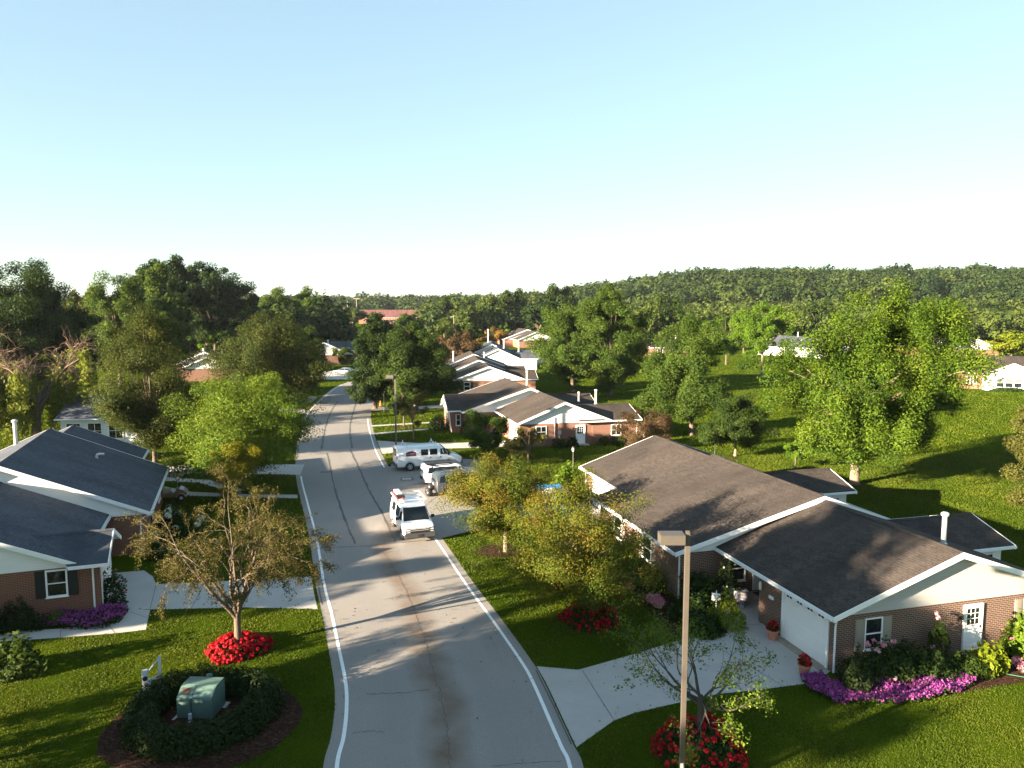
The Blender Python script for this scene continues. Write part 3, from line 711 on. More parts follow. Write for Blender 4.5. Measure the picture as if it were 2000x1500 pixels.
# ---- second house on the right: orange-red brick, brown roof
def duplex(name, label, O, al, brick, shingle, w=5.0, zr=4.45, L1=9.4, L2=12, jog=3.7, wing=True, rear=True, detail=True, t0=0):
    H = House(name, label, O, al, brick, shingle, detail=detail)
    H.section(0, w, 2 * w, 0, L1 + .9, 2.45, zr, ends='n', gutters='l')
    H.section(-jog, w - 1.0, 2 * w, L1, L1 + L2, 2.45, zr + .45, ends='nf', gutters='l')
    if wing: H.section(L1 + 1.2, L1 + 4.0, L1 + 6.8, -jog - 1.4, w, 2.45, 3.95, ends='n', swap=True, gutters='lr', w1=1.0)
    if rear:
        H.section(.0, 3.6, 7.2, 6.5, 13.3, 2.42, 3.62, ends='f', swap=True, w0=8, w1=12.95, wl=.32, gutters='l')
        H.section(L1 + 3, L1 + 5.5, L1 + 8, 6.5, 13.0, 2.42, 3.4, ends='f', swap=True, siding_wall='y', gutters='l')
    return H
H = duplex('brick_house', 'orange-brick bungalow with brown roof and two stepped white gables behind the parked vans', O2, A2, 'brick_orange', 'shingle_brown')
H.finish()
H.door((6.75, .4, .02), (0, -1, 0), 1.0, 2.0); H.window((2.6, .4, .85), (0, -1, 0), 1.15, 1.2, False, (2, 2)); H.window((10.6, .32, .8), (0, -1, 0), 1.1, 1.15, False, (2, 2))
H.garage((.41, 2.9, .03), (-1, 0, 0), 2.75, 2.12)
H.window((-3.3, 11.2, .8), (0, -1, 0), .7, 1.3, False); H.window((-4.72, 13.4, .6), (-1, 0, 0), 1.3, 1.4, False, (2, 1)); H.window((-3.9, 11.0, .7), (0, -1, 0), .55, 1.3, False)
H.downspout([(12.9, .25, 2.3), (12.8, .3, .05)]); H.downspout([(-5.0, 10.55, 2.3), (-4.72, 10.62, .05)])
H.pipe((4.3, 11.9, 4.55), 1.9, .11); H.pipe((9.4, 8.5, 3.35), .9, .09); H.pipe((10.2, 5.2, 3.5), 1.35, .12); H.pipe((5.9, .25, .9), .01, .01, False)
b = MB(); b.tube([(4.0, .33, .5), (4.0, .33, 2.9)], .04, 8); b.tube([(4.5, .33, .2), (4.5, .33, 1.2)], .025, 6); b.box((4.5, .28, 1.35), (.26, .2, .36)); b.build('electric_meter', M['pipe'], H.root)
b = MB(); b.lathe([(.04, 0), (.09, .05), (.10, .22), (.03, .28)], (5.95, .26, 1.55), 8); b.build('wall_lamp', M['black'], H.root)
b = MB(); b.box((6.75, .02, .05), (1.5, .72, .10)); b.build('door_step', M['concrete'], H.root)

# ---- third and fourth house along the right side, further back
H = duplex('brick_house', 'third house along the right side, dark brown roof with three white rake bands', (-9.1, 117.3), .12, 'brick_red', 'shingle_brown', 5.6, 4.5, 8, 14, 1.2, False, True)
H.section(-1.6, 4.6, 11.2, 20, 30, 2.6, 5.1, ends='n', gutters='l'); H.finish()
H.window((2.15, .4, .75), (0, -1, 0), 1.0, 1.3, True, (1, 2), shw=.45); H.window((9.8, .4, .8), (0, -1, 0), .9, 1.2, False)
H.window((11.9, 10.6, .9), (0, -1, 0), 1.1, 1.2, False, (1, 2)); H.pipe((1.0, 22.0, 3.5), 1.9, .14); H.pipe((6.4, 19, 4.5), .9, .12)
H = duplex('brick_house', 'bungalow with blue-grey roof and pale stepped gables beside the russet tree', (-7.6, 162), .05, 'siding', 'shingle_grey', 4.7, 4.6, 10, 16, 2.2, False, True, False); H.finish()
H.pipe((6.2, 8, 4.3), 1.6, .16); H.pipe((9.6, 9, 3.5), 2.0, .16); H.pipe((3.0, 25, 4.6), 3.2, .16)
H = duplex('brick_house', 'far bungalow with bright white double gable and orange brick, just left of the big maples', (1.7, 244), .22, 'brick_orange', 'shingle_brown', 6.5, 5.2, 8, 12, 3, False, False, False); H.finish()
H = House('brick_house', 'low bungalow with plain brown roof half hidden behind the big twin maple', (36.8, 203), .1, 'brick_red', 'shingle_brown', detail=False)
H.section(0, 5.5, 11, 0, 14, 2.45, 4.6, ends='f', swap=True, gutters='l'); H.finish()
for x in (3, 6.4, 8.6): H.window((x, .4, .5), (0, -1, 0), 1.5, 1.6, False, (2, 1))
H.pipe((9, 6, 4.4), 1.0, .14)
H = duplex('brick_house', 'bungalow with grey-brown roof and white gables peeping out left of the tall spreading maple', (80, 196), .45, 'siding', 'shingle_grey', 5.2, 4.8, 9, 12, 3, False, False, False); H.finish(); H.pipe((4, 12, 4.4), 2.0, .16)
H.window((3, .4, .8), (0, -1, 0), 1.2, 1.3, False)
# house with the white gable and the three windows at the right edge
H = House('brick_house', 'bungalow at the right edge with white sided gable holding a row of three windows', (77.6, 124.4), -.30, 'brick_orange', 'shingle_brown')
H.section(0, 4.2, 8.4, 0, 5, 2.75, 4.55, ends='n', siding_wall='y', gutters='l')
H.section(1.8, 8.3, 14.8, -2.9, 26, 2.75, 5.25, ends='', swap=True, hip0=5.5, gutters='l'); H.finish()
for x in (2.5, 3.75, 5.0): H.window((x, .38, .55), (0, -1, 0), 1.16, 1.55, False, (1, 2), blind=.45, frame_w=.06)
H.window((-1.7, 2.2, .9), (0, -1, 0), .55, 1.3, False); H.window((-.75, 2.2, .9), (0, -1, 0), .55, 1.3, False)
H = duplex('brick_house', 'bungalow with brown roof and two white rake bands behind the tall light pole', (113.5, 196), .02, 'brick_orange', 'shingle_brown', 6.5, 5.1, 9, 14, 2.5, False, False, False); H.finish()
H = duplex('brick_house', 'farthest white-gabled brick house on the right, in front of the wooded hill', (205, 372), -.1, 'brick_orange', 'shingle_brown', 6.5, 6.5, 9, 14, 2.5, False, False, False); H.finish()
H = House('brick_house', 'small grey-roofed house by the pole at the far right', (214, 340), .1, 'brick_orange', 'shingle_grey', detail=False); H.section(0, 4, 8, 0, 14, 2.45, 5.2, ends='f', swap=True, gutters=''); H.finish()
# left side, between the trees
H = House('white_house', 'white-sided house with tall sun-room windows glimpsed behind the slim dark tree', (-43.6, 76.2), .15, 'siding', 'shingle_grey')
H.section(-.4, 4.5, 9, -2.4, 6.6, 2.7, 4.6, ends='f', swap=True, siding_wall='y', gutters='l'); H.finish()
for x in (-.8, 1.2, 3.2): H.window((x, -.02, .5), (0, -1, 0), 1.45, 1.75, False, (2, 2), frame_w=.1)
H = duplex('brick_house', 'house with sunlit white gable and flue behind the dark spreading tree', (-60.5, 138), .30, 'brick_red', 'shingle_brown', 4.6, 4.5, 8, 10, 2, False, False, False); H.finish(); H.pipe((3.8, 4.0, 4.2), 1.5, .14)
H = House('brick_house', 'left-hand house with slate-blue roof slope and bright white gable at the end of the road', (-37.5, 178), .36, 'brick_red', 'shingle_grey', detail=False)
H.section(-13, -6.5, 0, 0, 13, 2.45, 5.3, ends='n', gutters='r'); H.section(-11, -6.5, -2, 12, 20, 2.45, 4.6, ends='f', gutters='r'); H.section(14, 18, 22, -6.5, 6, 2.45, 4.6, ends='f', swap=True); H.finish(); H.pipe((-4.5, 8, 4.4), .9, .2)
H = House('barn', 'long building with dull red metal roof rising above the trees down the road', (-107, 530), 0, 'brick_red', 'shingle_red', cat='barn', detail=False)
H.section(0, 8, 16, 0, 42, 4.2, 9.6, ends='nf', swap=True, siding_wall='', gutters=''); H.finish()
for x in range(6, 40, 6): H.window((x, .4, 1.3), (0, -1, 0), 2.2, 1.6, False)
H = House('brick_house', 'low dark-roofed brick building with a pale bay door beside the red-roofed barn', (-112, 440), .05, 'brick_red', 'shingle_grey', detail=False)
H.section(0, 6, 12, 0, 20, 3.2, 6.4, ends='nf', swap=True, gutters=''); H.finish(); H.garage((13.5, .4, 0), (0, -1, 0), 4.5, 2.6, False)

# ================================================================ VEHICLES
class Car:
    """body lofted along x (front = +x). stations: (x, z_bottom, half_width, z_belt, z_roof, half_width_roof)"""
    def __init__(c, name, label, cat, loc, rz, st, paint, wheels, wr=.36, group=None, tyre_w=.24, arch=True):
        c.root = thing(name, label, cat, (loc[0], loc[1], .006), rz, group); c.st = st; c.paint = paint
        xs = [s[0] for s in st]; X = set(xs)
        for (x0, x1) in zip(xs[:-1], xs[1:]):
            n = max(1, int((x1 - x0) / .22))
            for k in range(n): X.add(x0 + (x1 - x0) * k / n)
        if arch:
            for wx in wheels:
                for k in range(-6, 7): X.add(wx + (wr + .07) * k / 6.0)
        X = sorted(x for x in X if xs[0] <= x <= xs[-1]); c.wheels, c.wr = wheels, wr
        rings = []
        for x in X: rings.append([(x, y, z) for (y, z) in c.sec(x, arch)])
        n = len(rings[0]); vs = []; fs = []
        for r in rings:
            vs += [(x, y, z) for (x, y, z) in r] + [(x, -y, z) for (x, y, z) in r[1:-1]][::-1]
        m = 2 * n - 2
        for i in range(len(rings) - 1):
            for k in range(m): fs.append((i * m + k, i * m + (k + 1) % m, (i + 1) * m + (k + 1) % m, (i + 1) * m + k))
        fs += [tuple(range(m)), tuple(range((len(rings) - 1) * m, len(rings) * m))]
        b = MB(); b.add(vs, fs); b.build('body', paint, c.root, smooth=32)
        hw = max(s[2] for s in st)
        fl = MB(); fl.box(((xs[0] + xs[-1]) / 2, 0, st[len(st) // 2][1] + .12), (xs[-1] - xs[0] - .3, hw * 2 - .5, .2)); fl.build('chassis', M['black'], c.root)
        for wx in wheels:
            for sg in (-1, 1):
                t = MB(); y = sg * (hw - tyre_w / 2 - .02)
                t.lathe([(wr * .62, -tyre_w / 2), (wr * .94, -tyre_w / 2), (wr, -tyre_w * .32), (wr, tyre_w * .32), (wr * .94, tyre_w / 2), (wr * .62, tyre_w / 2)], (wx, y, wr), 22, 'Y')
                wo = t.build('wheel', M['tyre'], c.root, smooth=35)
                r = MB(); r.lathe([(wr * .60, .0), (wr * .60, .012 * sg), (wr * .52, -.02 * sg), (wr * .2, -.005 * sg), (wr * .16, .02 * sg)], (wx, y + sg * (tyre_w / 2 + .002), wr), 18, 'Y')
                r.build('rim', M['rim'], wo, smooth=30)
                d = MB()
                for k in range(6):
                    a = k * math.pi / 3 + .3; d.box((wx + math.cos(a) * wr * .40, y + sg * (tyre_w / 2 + .004), wr + math.sin(a) * wr * .40), (.07, .03, .07))
                d.build('rim_hole', M['black'], wo)
    def at(c, x):
        st = c.st
        for a, b in zip(st[:-1], st[1:]):
            if a[0] <= x <= b[0]:
                f = (x - a[0]) / (b[0] - a[0] + 1e-9); return [p + (q - p) * f for p, q in zip(a, b)]
        return list(st[0] if x < st[0][0] else st[-1])
    def sec(c, x, arch=True):
        _, zb, w, zs, zr, wr = c.at(x); ze = zb
        if arch:
            for wx in c.wheels:
                d = c.wr + .07
                if abs(x - wx) < d: ze = max(ze, c.wr + math.sqrt(d * d - (x - wx) ** 2))
        ze = min(ze, zs - .08); h = zr - zs
        if h > .12:
            top = [(w - .015, zs), (w + (wr - w) * .85, zs + h * .82), (wr - .05, zs + h * .955), (wr * .55, zr), (0, zr + .015)]
        else:
            top = [(w - .02, zs - .05), (w - .06, zs - .01 + h * .2), (w - .16, zs + h * .6), (w * .5, zr), (0, zr + .01)]
        return [(0, zb), (w - .22, zb), (w - .06, ze), (w - .01, ze + .07), (w, ze + (zs - ze) * .55)] + top
    def y_at(c, x, z):
        p = c.sec(x, False); q = p[3:]
        for (y0, z0), (y1, z1) in zip(q[:-1], q[1:]):
            if z0 <= z <= z1: return y0 + (y1 - y0) * (z - z0) / (z1 - z0 + 1e-9)
        return q[0][0]
    def side(c, name, x0, x1, z0, z1, mat, sides=(-1, 1), o=.008, slant0=0.0, slant1=0.0, parent=None):
        """panel that follows the body side; slants shift the upper corners"""
        out = None
        for sg in sides:
            b = MB(); nx, nz = 6, 3; g = []
            for j in range(nz + 1):
                fz = j / nz; z = z0 + (z1 - z0) * fz
                for i in range(nx + 1):
                    x = (x0 + slant0 * fz) + ((x1 + slant1 * fz) - (x0 + slant0 * fz)) * i / nx
                    g.append((x, sg * (c.y_at(x, z) + o), z))
            fs = [(j * (nx + 1) + i, j * (nx + 1) + i + 1, (j + 1) * (nx + 1) + i + 1, (j + 1) * (nx + 1) + i) for j in range(nz) for i in range(nx)]
            if sg < 0: fs = [f[::-1] for f in fs]
            b.add(g, fs); out = b.build(name, mat, parent or c.root, fixn=False, smooth=True)
        return out
    def cross(c, name, pts, mat, n=5, bulge=.03, parent=None):
        """curved cross panel: pts = [(x, z, half_width)] bottom and top edge"""
        (xa, za, wa), (xb, zb, wb) = pts; b = MB(); g = []; sg = 1 if xa >= xb else -1
        for j in range(3):
            f = j / 2
            for i in range(n + 1):
                t = i / n * 2 - 1; g.append((xa + (xb - xa) * f + sg * bulge * (1 - t * t), t * (wa + (wb - wa) * f), za + (zb - za) * f + .012))
        fs = [(j * (n + 1) + i, j * (n + 1) + i + 1, (j + 1) * (n + 1) + i + 1, (j + 1) * (n + 1) + i) for j in range(2) for i in range(n)]
        b.add(g, fs); return b.build(name, mat, parent or c.root, smooth=True)
    def block(c, name, p, d, mat, both=False, parent=None, bev=.015):
        o = None
        for sg in ((1, -1) if both else (1,)):
            b = MB(); b.box((p[0], p[1] * sg, p[2]), d); o = b.build(name, mat, parent or c.root, bev=min(bev, min(d) * .3))
        return o
    def line(c, xs, z0, z1):
        for sg in (-1, 1):
            b = MB()
            for x in xs:
                p = [(x + dx, sg * (c.y_at(x, z0 + (z1 - z0) * k / 5) + .004), z0 + (z1 - z0) * k / 5) for k in range(6) for dx in (-.006, .006)]
                b.add(p, [(2 * k, 2 * k + 1, 2 * k + 3, 2 * k + 2) for k in range(5)])
            b.build('door_gap', M['dark'], c.root)

def glassy(c, x0, x1, z0, z1, mat='car_glass', **k): return c.side('window', x0, x1, z0, z1, M[mat], **k)

# full-size white work van seen from its side
ST = [(-2.85, .42, .93, 1.22, 1.98, .80), (-2.80, .40, .985, 1.24, 2.04, .86), (-2.3, .38, 1.0, 1.25, 2.08, .88), (.75, .38, 1.0, 1.25, 2.08, .88), (1.05, .38, 1.0, 1.24, 2.02, .86),
      (1.28, .38, 1.0, 1.23, 1.80, .84), (1.85, .38, 1.0, 1.20, 1.26, .86), (2.15, .38, .99, 1.15, 1.17, .85), (2.55, .38, .96, 1.06, 1.07, .80), (2.75, .42, .92, .98, .99, .74), (2.85, .45, .88, .92, .925, .70)]
c = Car('work_van', 'long white work van with maroon house-shaped sign on its side, parked side-on', 'van', (-7.4, 65.4), R(20), ST, M['car_white'], (-1.75, 1.72), .37)
glassy(c, -.78, -.16, 1.30, 1.80); glassy(c, .0, .66, 1.30, 1.80); glassy(c, .92, 2.02, 1.28, 1.78, slant1=-.62)
c.cross('windscreen', [(1.93, 1.24, .80), (1.20, 1.94, .74)], M['car_glass'])
c.cross('rear_window', [(-2.865, 1.30, .74), (-2.845, 1.86, .70)], M['car_glass'])
c.side('sign', -2.08, -1.22, 1.28, 1.60, M['maroon'], o=.012)
for sg in (-1, 1):
    b = MB(); y = sg * (c.y_at(-1.65, 1.6) + .011)
    b.poly([(-2.08, y, 1.60), (-1.22, y, 1.60), (-1.48, y - sg * .012, 1.70), (-1.65, y - sg * .015, 1.735), (-1.82, y - sg * .012, 1.70)]); b.build('sign', M['maroon'], c.root)
    for nm, x0, x1, z0, z1, mt in (('lettering', -1.99, -1.77, 1.455, 1.50, 'lav'), ('lettering', -1.74, -1.31, 1.465, 1.525, 'pinkw'), ('lettering', -1.95, -1.33, 1.385, 1.402, 'lav')):
        x_a = x0; rg = random.Random(5)
        b = MB()
        while x_a < x1 - .01:
            wd = min(rg.uniform(.03, .055), x1 - x_a); b.box((x_a + wd / 2, sg * (c.y_at(x_a, (z0 + z1) / 2) + .016), (z0 + z1) / 2), (wd - .012, .004, (z1 - z0) * rg.uniform(.8, 1))); x_a += wd
        b.build(nm, M[mt], c.root)
c.line((-.88, -.08, .80, 1.98), .46, 1.9 if False else 1.2)
c.block('bumper', (-2.90, 0, .50), (.16, 1.84, .20), M['bumper']); c.block('bumper', (2.88, 0, .50), (.18, 1.78, .24), M['bumper'])
c.block('tail_light', (-2.83, .88, 1.18), (.10, .12, .36), M['lamp_red'], True); c.block('grille', (2.86, 0, .78), (.08, 1.0, .26), M['black'])
c.block('head_light', (2.83, .70, .80), (.10, .34, .20), M['lamp_clear'], True); c.block('turn_light', (2.84, .86, .70), (.09, .10, .12), M['amber'], True)
for x in (-.02, .86): c.block('door_handle', (x + .08, 1.0, 1.08), (.07, .05, .16), M['black'], True)
c.block('mirror', (1.62, 1.12, 1.32), (.12, .18, .24), M['black'], True); c.block('tow_hitch', (-3.02, .1, .42), (.26, .12, .08), M['steel'])
for x in (-2.0, .55):
    b = MB()
    b.box((x, 0, 2.22), (.06, 1.66, .05))
    for y in (-.80, .80): b.tube([(x - .16, y, 2.06), (x, y, 2.26), (x + .16, y, 2.06)], .026, 6); b.box((x, y, 2.30), (.07, .05, .20))
    b.build('roof_rack', M['car_white'], c.root)

# white panel van with a ladder rack, facing the camera
ST = [(-2.42, .40, .90, 1.08, 1.70, .76), (-2.36, .38, .96, 1.09, 1.80, .80), (-2.0, .36, .98, 1.10, 1.86, .80), (.30, .36, .98, 1.10, 1.86, .79), (.55, .36, .98, 1.09, 1.82, .78), (.72, .36, .98, 1.08, 1.74, .77),
      (1.42, .36, .97, 1.06, 1.14, .83), (1.75, .36, .96, 1.02, 1.06, .82), (2.15, .38, .93, .96, .98, .79), (2.34, .40, .90, .88, .90, .76), (2.42, .42, .87, .82, .83, .73)]
c = Car('work_van', 'white van with roof ladder rack parked at the road edge, facing the camera', 'van', (-6.3, 46.65), R(-71), ST, M['car_white'], (-1.40, 1.41), .335)
c.cross('windscreen', [(1.46, 1.10, .80), (.68, 1.75, .70)], M['car_glass'], 8, .06)
ws = M['car_glass']
glassy(c, .70, 1.34, 1.14, 1.70, slant1=-.60, slant0=-.06); glassy(c, -.52, .55, 1.14, 1.70); glassy(c, -1.72, -.72, 1.14, 1.68, sides=(-1,))
c.line((.62, -.62), .44, 1.08)
c.block('grille', (2.40, 0, .755), (.11, 1.14, .30), M['black']); c.block('grille_bar', (2.455, 0, .77), (.03, 1.14, .045), M['rim']); c.block('grille_bar', (2.45, 0, .875), (.03, 1.14, .025), M['car_white'])
c.block('head_light_housing', (2.375, .715, .75), (.105, .32, .28), M['dark'], True); c.block('head_light', (2.385, .71, .81), (.10, .27, .12), M['lamp_clear'], True); c.block('turn_light', (2.385, .71, .68), (.10, .27, .075), M['lamp_clear'], True)
c.block('bumper', (2.46, 0, .47), (.26, 1.90, .30), M['bumper'], bev=.05); c.block('number_plate', (2.60, .0, .50), (.02, .30, .15), M['dark']); c.block('bumper', (-2.46, 0, .50), (.2, 1.8, .22), M['bumper'])
c.block('mirror', (1.02, 1.10, 1.20), (.12, .22, .17), M['black'], True); c.block('tail_light', (-2.40, .86, 1.0), (.08, .12, .4), M['lamp_red'], True)
b = MB()
for t in (-.3, .28): b.tube([(1.50, t - .2, 1.13), (1.28, t + .28, 1.31)], .012, 5)
b.build('wiper', M['black'], c.root)
b = MB()
for y in (-.42, -.14, .14, .42): b.box((-.85, y, 1.872), (2.3, .05, .012))
b.build('roof_rib', M['car_white'], c.root)
b = MB()
for x in (.05, -1.05, -2.1):
    b.box((x, 0, 2.04), (.07, 1.80, .05))
    for y in (-.76, .76): b.box((x, y, 1.94), (.06, .05, .22))
for y in (-.90, .90): b.box((-1.03, y, 2.045), (2.26, .05, .06))
b.build('ladder_rack', M['car_white'], c.root)
b = MB()
for y in (-.86, -.50):
    b.box((-1.05, y, 2.11), (2.3, .035, .075))
for k in range(7): b.tube([(-2.05 + k * .32, -.86, 2.11), (-2.05 + k * .32, -.50, 2.11)], .016, 6)
b.build('ladder', M['red'], c.root)
b = MB(); b.box((-1.35, -.60, 2.23), (1.35, .34, .15)); b.build('pipe_box', M['pipe'], c.root, bev=.015)
b = MB(); b.box((-.55, -.60, 2.17), (.42, .5, .20)); b.build('case', M['dark'], c.root, bev=.02)

def suv(label, loc, rz, paint, black_roof, group=None, name='parked_car', cat='car'):
    ST = [(-2.28, .46, .84, 1.04, 1.40, .68), (-2.22, .40, .90, 1.06, 1.60, .70), (-2.0, .36, .925, 1.08, 1.70, .71), (-1.2, .34, .93, 1.08, 1.75, .71), (.25, .34, .93, 1.07, 1.74, .70), (.55, .34, .93, 1.06, 1.66, .69),
          (1.18, .34, .92, 1.03, 1.10, .76), (1.6, .34, .91, 1.0, 1.04, .76), (2.05, .36, .88, .94, .96, .72), (2.24, .42, .83, .84, .85, .66), (2.28, .46, .80, .78, .79, .62)]
    c = Car(name, label, cat, loc, rz, ST, paint, (-1.33, 1.36), .35, group)
    c.cross('windscreen', [(1.20, 1.06, .76), (.52, 1.62, .66)], M['car_glass']); c.cross('rear_window', [(-2.285, 1.08, .72), (-2.18, 1.60, .62)], M['car_glass'])
    glassy(c, .42, 1.12, 1.08, 1.65, slant1=-.58); glassy(c, -.60, .38, 1.08, 1.66); glassy(c, -1.58, -.64, 1.08, 1.66); glassy(c, -2.08, -1.62, 1.10, 1.62, slant0=.14); c.side('pillar', -1.64, .44, 1.07, 1.665, M['black'], o=.004)
    if black_roof:
        b = MB(); b.box((-.78, 0, 1.752), (2.7, 1.26, .03)); b.build('roof_panel', M['black'], c.root, bev=.012); c.side('roof_edge', -2.05, .30, 1.66, 1.738, M['black'], o=.006)
    b = MB()
    for y in (-.56, .56): b.tube([(-1.95, y, 1.74), (-1.85, y, 1.80), (.1, y, 1.80), (.25, y, 1.74)], .022, 6)
    for x in (-1.4, -.35): b.box((x, 0, 1.82), (.07, 1.12, .025))
    b.build('roof_rail', M['dark'], c.root)
    c.line((.42, -.62, -1.6), .45, 1.05)
    c.block('bumper', (-2.26, 0, .52), (.14, 1.66, .30), M['black'], bev=.04); c.block('bumper', (2.26, 0, .5), (.14, 1.6, .3), M['black'], bev=.04)
    c.block('tail_light', (-2.22, .76, 1.0), (.14, .16, .2), M['lamp_red'], True); c.block('head_light', (2.18, .66, .80), (.12, .3, .14), M['lamp_clear'], True)
    c.block('mirror', (.92, 1.02, 1.14), (.1, .18, .14), paint, True); c.block('number_plate', (-2.335, 0, .86), (.012, .32, .14), M['car_white'])
    return c
suv('white sport utility car with black roof, parked between the long van and a slate-grey car', (-4.9, 59.6), R(20), M['car_white'], True)
c = suv('slate-grey estate car with dark roof rails parked nearest the yellowing tree', (-3.7, 56.55), R(20), M['car_slate'], False)
b = MB()
for (x, y, z, r) in ((-2.62, .25, .3, .30), (-2.7, -.25, .26, .27), (-2.5, .05, .62, .26)): b.lathe([(r * .5, -r), (r * .95, -r * .6), (r, 0), (r * .8, r * .6), (r * .3, r * .95), (r * .12, r * 1.15)], (x, y, z + .02), 9)
o = b.build('refuse_bag', M['bag'], None, smooth=60); o.location = (-3.7, 56.55, 0); o.rotation_euler = (0, 0, R(20)); tag(o, 'heap of black sacks on the ground behind the slate-grey car', 'sacks')

def sedan(label, loc, rz, paint, group=None):
    ST = [(-2.3, .42, .80, .88, .90, .66), (-2.15, .36, .86, .95, .98, .72), (-1.65, .33, .89, .98, 1.06, .74), (-.95, .32, .90, .98, 1.40, .60), (.0, .32, .90, .97, 1.45, .60), (.35, .32, .90, .96, 1.40, .60), (1.15, .32, .89, .94, 1.0, .74), (1.8, .34, .87, .86, .90, .72), (2.25, .40, .80, .74, .76, .66)]
    c = Car('parked_car', label, 'car', loc, rz, ST, paint, (-1.35, 1.38), .32, group)
    c.cross('windscreen', [(1.12, .98, .70), (.38, 1.36, .56)], M['car_glass']); c.cross('rear_window', [(-1.7, 1.04, .68), (-.98, 1.36, .56)], M['car_glass'])
    glassy(c, -1.35, -.35, 1.0, 1.32, slant0=.35); glassy(c, -.28, .95, 1.0, 1.32, slant1=-.5)
    c.block('tail_light', (-2.26, .66, .78), (.08, .24, .14), M['lamp_red'], True); c.block('head_light', (2.2, .6, .66), (.10, .26, .12), M['lamp_clear'], True)
    return c
sedan('silver saloon car on the driveway beyond the far bend of the road', (-33.6, 152), R(172), M['car_silver'])
sedan('white car in the far car park seen over the spreading tree', (-113, 452), R(170), M['car_white'])
sedan('dark car in the far car park right of the white car', (-106, 447), R(172), M['car_dark'])

# golf cart beside the left house
def golf_cart(loc, rz):
    r = thing('golf_cart', 'tan golf cart with beige canopy parked beside the left house', 'golf cart', (loc[0], loc[1], .005), rz)
    b = MB(); b.prism([(-1.1, -.58, .30), (1.1, -.58, .30), (1.25, -.58, .55), (1.0, -.58, .80), (.55, -.58, .95), (.35, -.58, .42), (-.35, -.58, .42), (-.40, -.58, .62), (-1.15, -.58, .66)], (0, 1.16, 0))
    b.build('body', M['tan_paint'], r, bev=.03)
    b = MB(); b.box((-.15, 0, .72), (.5, 1.05, .16)); b.box((-.42, 0, .98), (.12, 1.05, .42)); b.build('seat', M['cart_roof'], r, bev=.04)
    b = MB(); b.box((.0, 0, 1.86), (2.1, 1.22, .12)); b.build('canopy', M['cart_roof'], r, bev=.05)
    b = MB()
    for y in (-.54, .54): b.tube([(.72, y, .85), (.50, y, 1.82)], .022, 6); b.tube([(-.62, y, .66), (-.72, y, 1.82)], .022, 6)
    b.build('canopy_post', M['dark'], r)
    b = MB(); b.quad((.74, -.52, .92), (.74, .52, .92), (.53, .52, 1.78), (.53, -.52, 1.78)); b.build('windscreen', M['car_glass'], r)
    b = MB(); b.tube([(.5, .28, .9), (.28, .28, 1.08)], .02, 6); b.build('steering_wheel', M['dark'], r)
    for x in (-.82, .85):
        for sg in (-1, 1):
            f = MB(); f.lathe([(.30, -.12), (.31, 0), (.30, .12)], (x, sg * .56, .26), 16, 'Y')
            w = MB(); w.lathe([(.14, -.10), (.21, -.10), (.235, -.05), (.235, .05), (.21, .10), (.14, .10)], (x, sg * .58, .235), 16, 'Y'); wo = w.build('wheel', M['tyre'], r, smooth=35)
            k = MB(); k.lathe([(.13, 0), (.10, .02 * sg), (.03, .03 * sg)], (x, sg * .68, .235), 12, 'Y'); k.build('rim', M['rim'], wo)
            if x > 0:
                q = MB()
                for a in range(7):
                    t0, t1 = math.pi * a / 7, math.pi * (a + 1) / 7; P = lambda t, rr_, y: (x + rr_ * math.cos(t), y, .26 + rr_ * math.sin(t))
                    q.quad(P(t0, .33, sg * .46), P(t0, .33, sg * .70), P(t1, .33, sg * .70), P(t1, .33, sg * .46))
                q.build('mudguard', M['car_white'], r)
golf_cart((-25.0, 54.3), R(18))

# blue roll-off skip
def skip(loc, rz):
    r = thing('skip', 'open blue steel skip filled with white rubbish on the driveway behind the yellowing tree', 'skip', (loc[0], loc[1], .008), rz)
    Lx, Wy, Hh, t = 4.9, 2.4, 1.5, .05
    b = MB(); b.box((0, 0, .22), (Lx, Wy, .08))
    for sg in (-1, 1): b.box((0, sg * (Wy / 2 - t / 2), .22 + (Hh - .2) / 2), (Lx, t, Hh - .28)); b.box((sg * (Lx / 2 - t / 2), 0, .22 + (Hh - .2) / 2), (t, Wy - 2 * t - .004, Hh - .28))
    b.build('container', M['blue'], r)
    q = MB()
    for sg in (-1, 1):
        q.box((0, sg * (Wy / 2 + .04), Hh - .05), (Lx + .16, .14, .12)); q.box((sg * (Lx / 2 + .04), 0, Hh - .05), (.14, Wy + .02, .118))
        for k in range(8): q.box((-Lx / 2 + .3 + k * (Lx - .6) / 7, sg * (Wy / 2 + .045), .22 + Hh / 2 - .2), (.12, .088, Hh - .42))
        for k in range(4): q.box((sg * (Lx / 2 + .045), -Wy / 2 + .35 + k * .57, .22 + Hh / 2 - .2), (.088, .12, Hh - .42))
        q.box((0, sg * (Wy / 2 + .03), .24), (Lx + .1, .12, .13))
    q.build('rib', M['blue'], r)
    g = MB()
    for sg in (-1, 1): g.box((0, sg * .5, .1), (Lx, .14, .18))
    g.build('runner', M['dark'], r)
    rg = random.Random(3); w = MB()
    for k in range(14):
        x, y, s_ = rg.uniform(.9, 2.25), rg.uniform(-1.0, 1.0), rg.uniform(.25, .55)
        w.lathe([(s_ * .4, -s_ * .5), (s_ * .9, -.1), (s_, .05), (s_ * .6, s_ * .45), (s_ * .1, s_ * .6)], (x, y, .95 + rg.uniform(0, .15)), 7)
    w.build('rubbish', M['white_bag'], r)
    w = MB(); w.box((0, 0, .62), (Lx - .2, Wy - .2, .6)); w.build('debris', M['rubble'], r)
skip((1.2, 51.2), R(14))

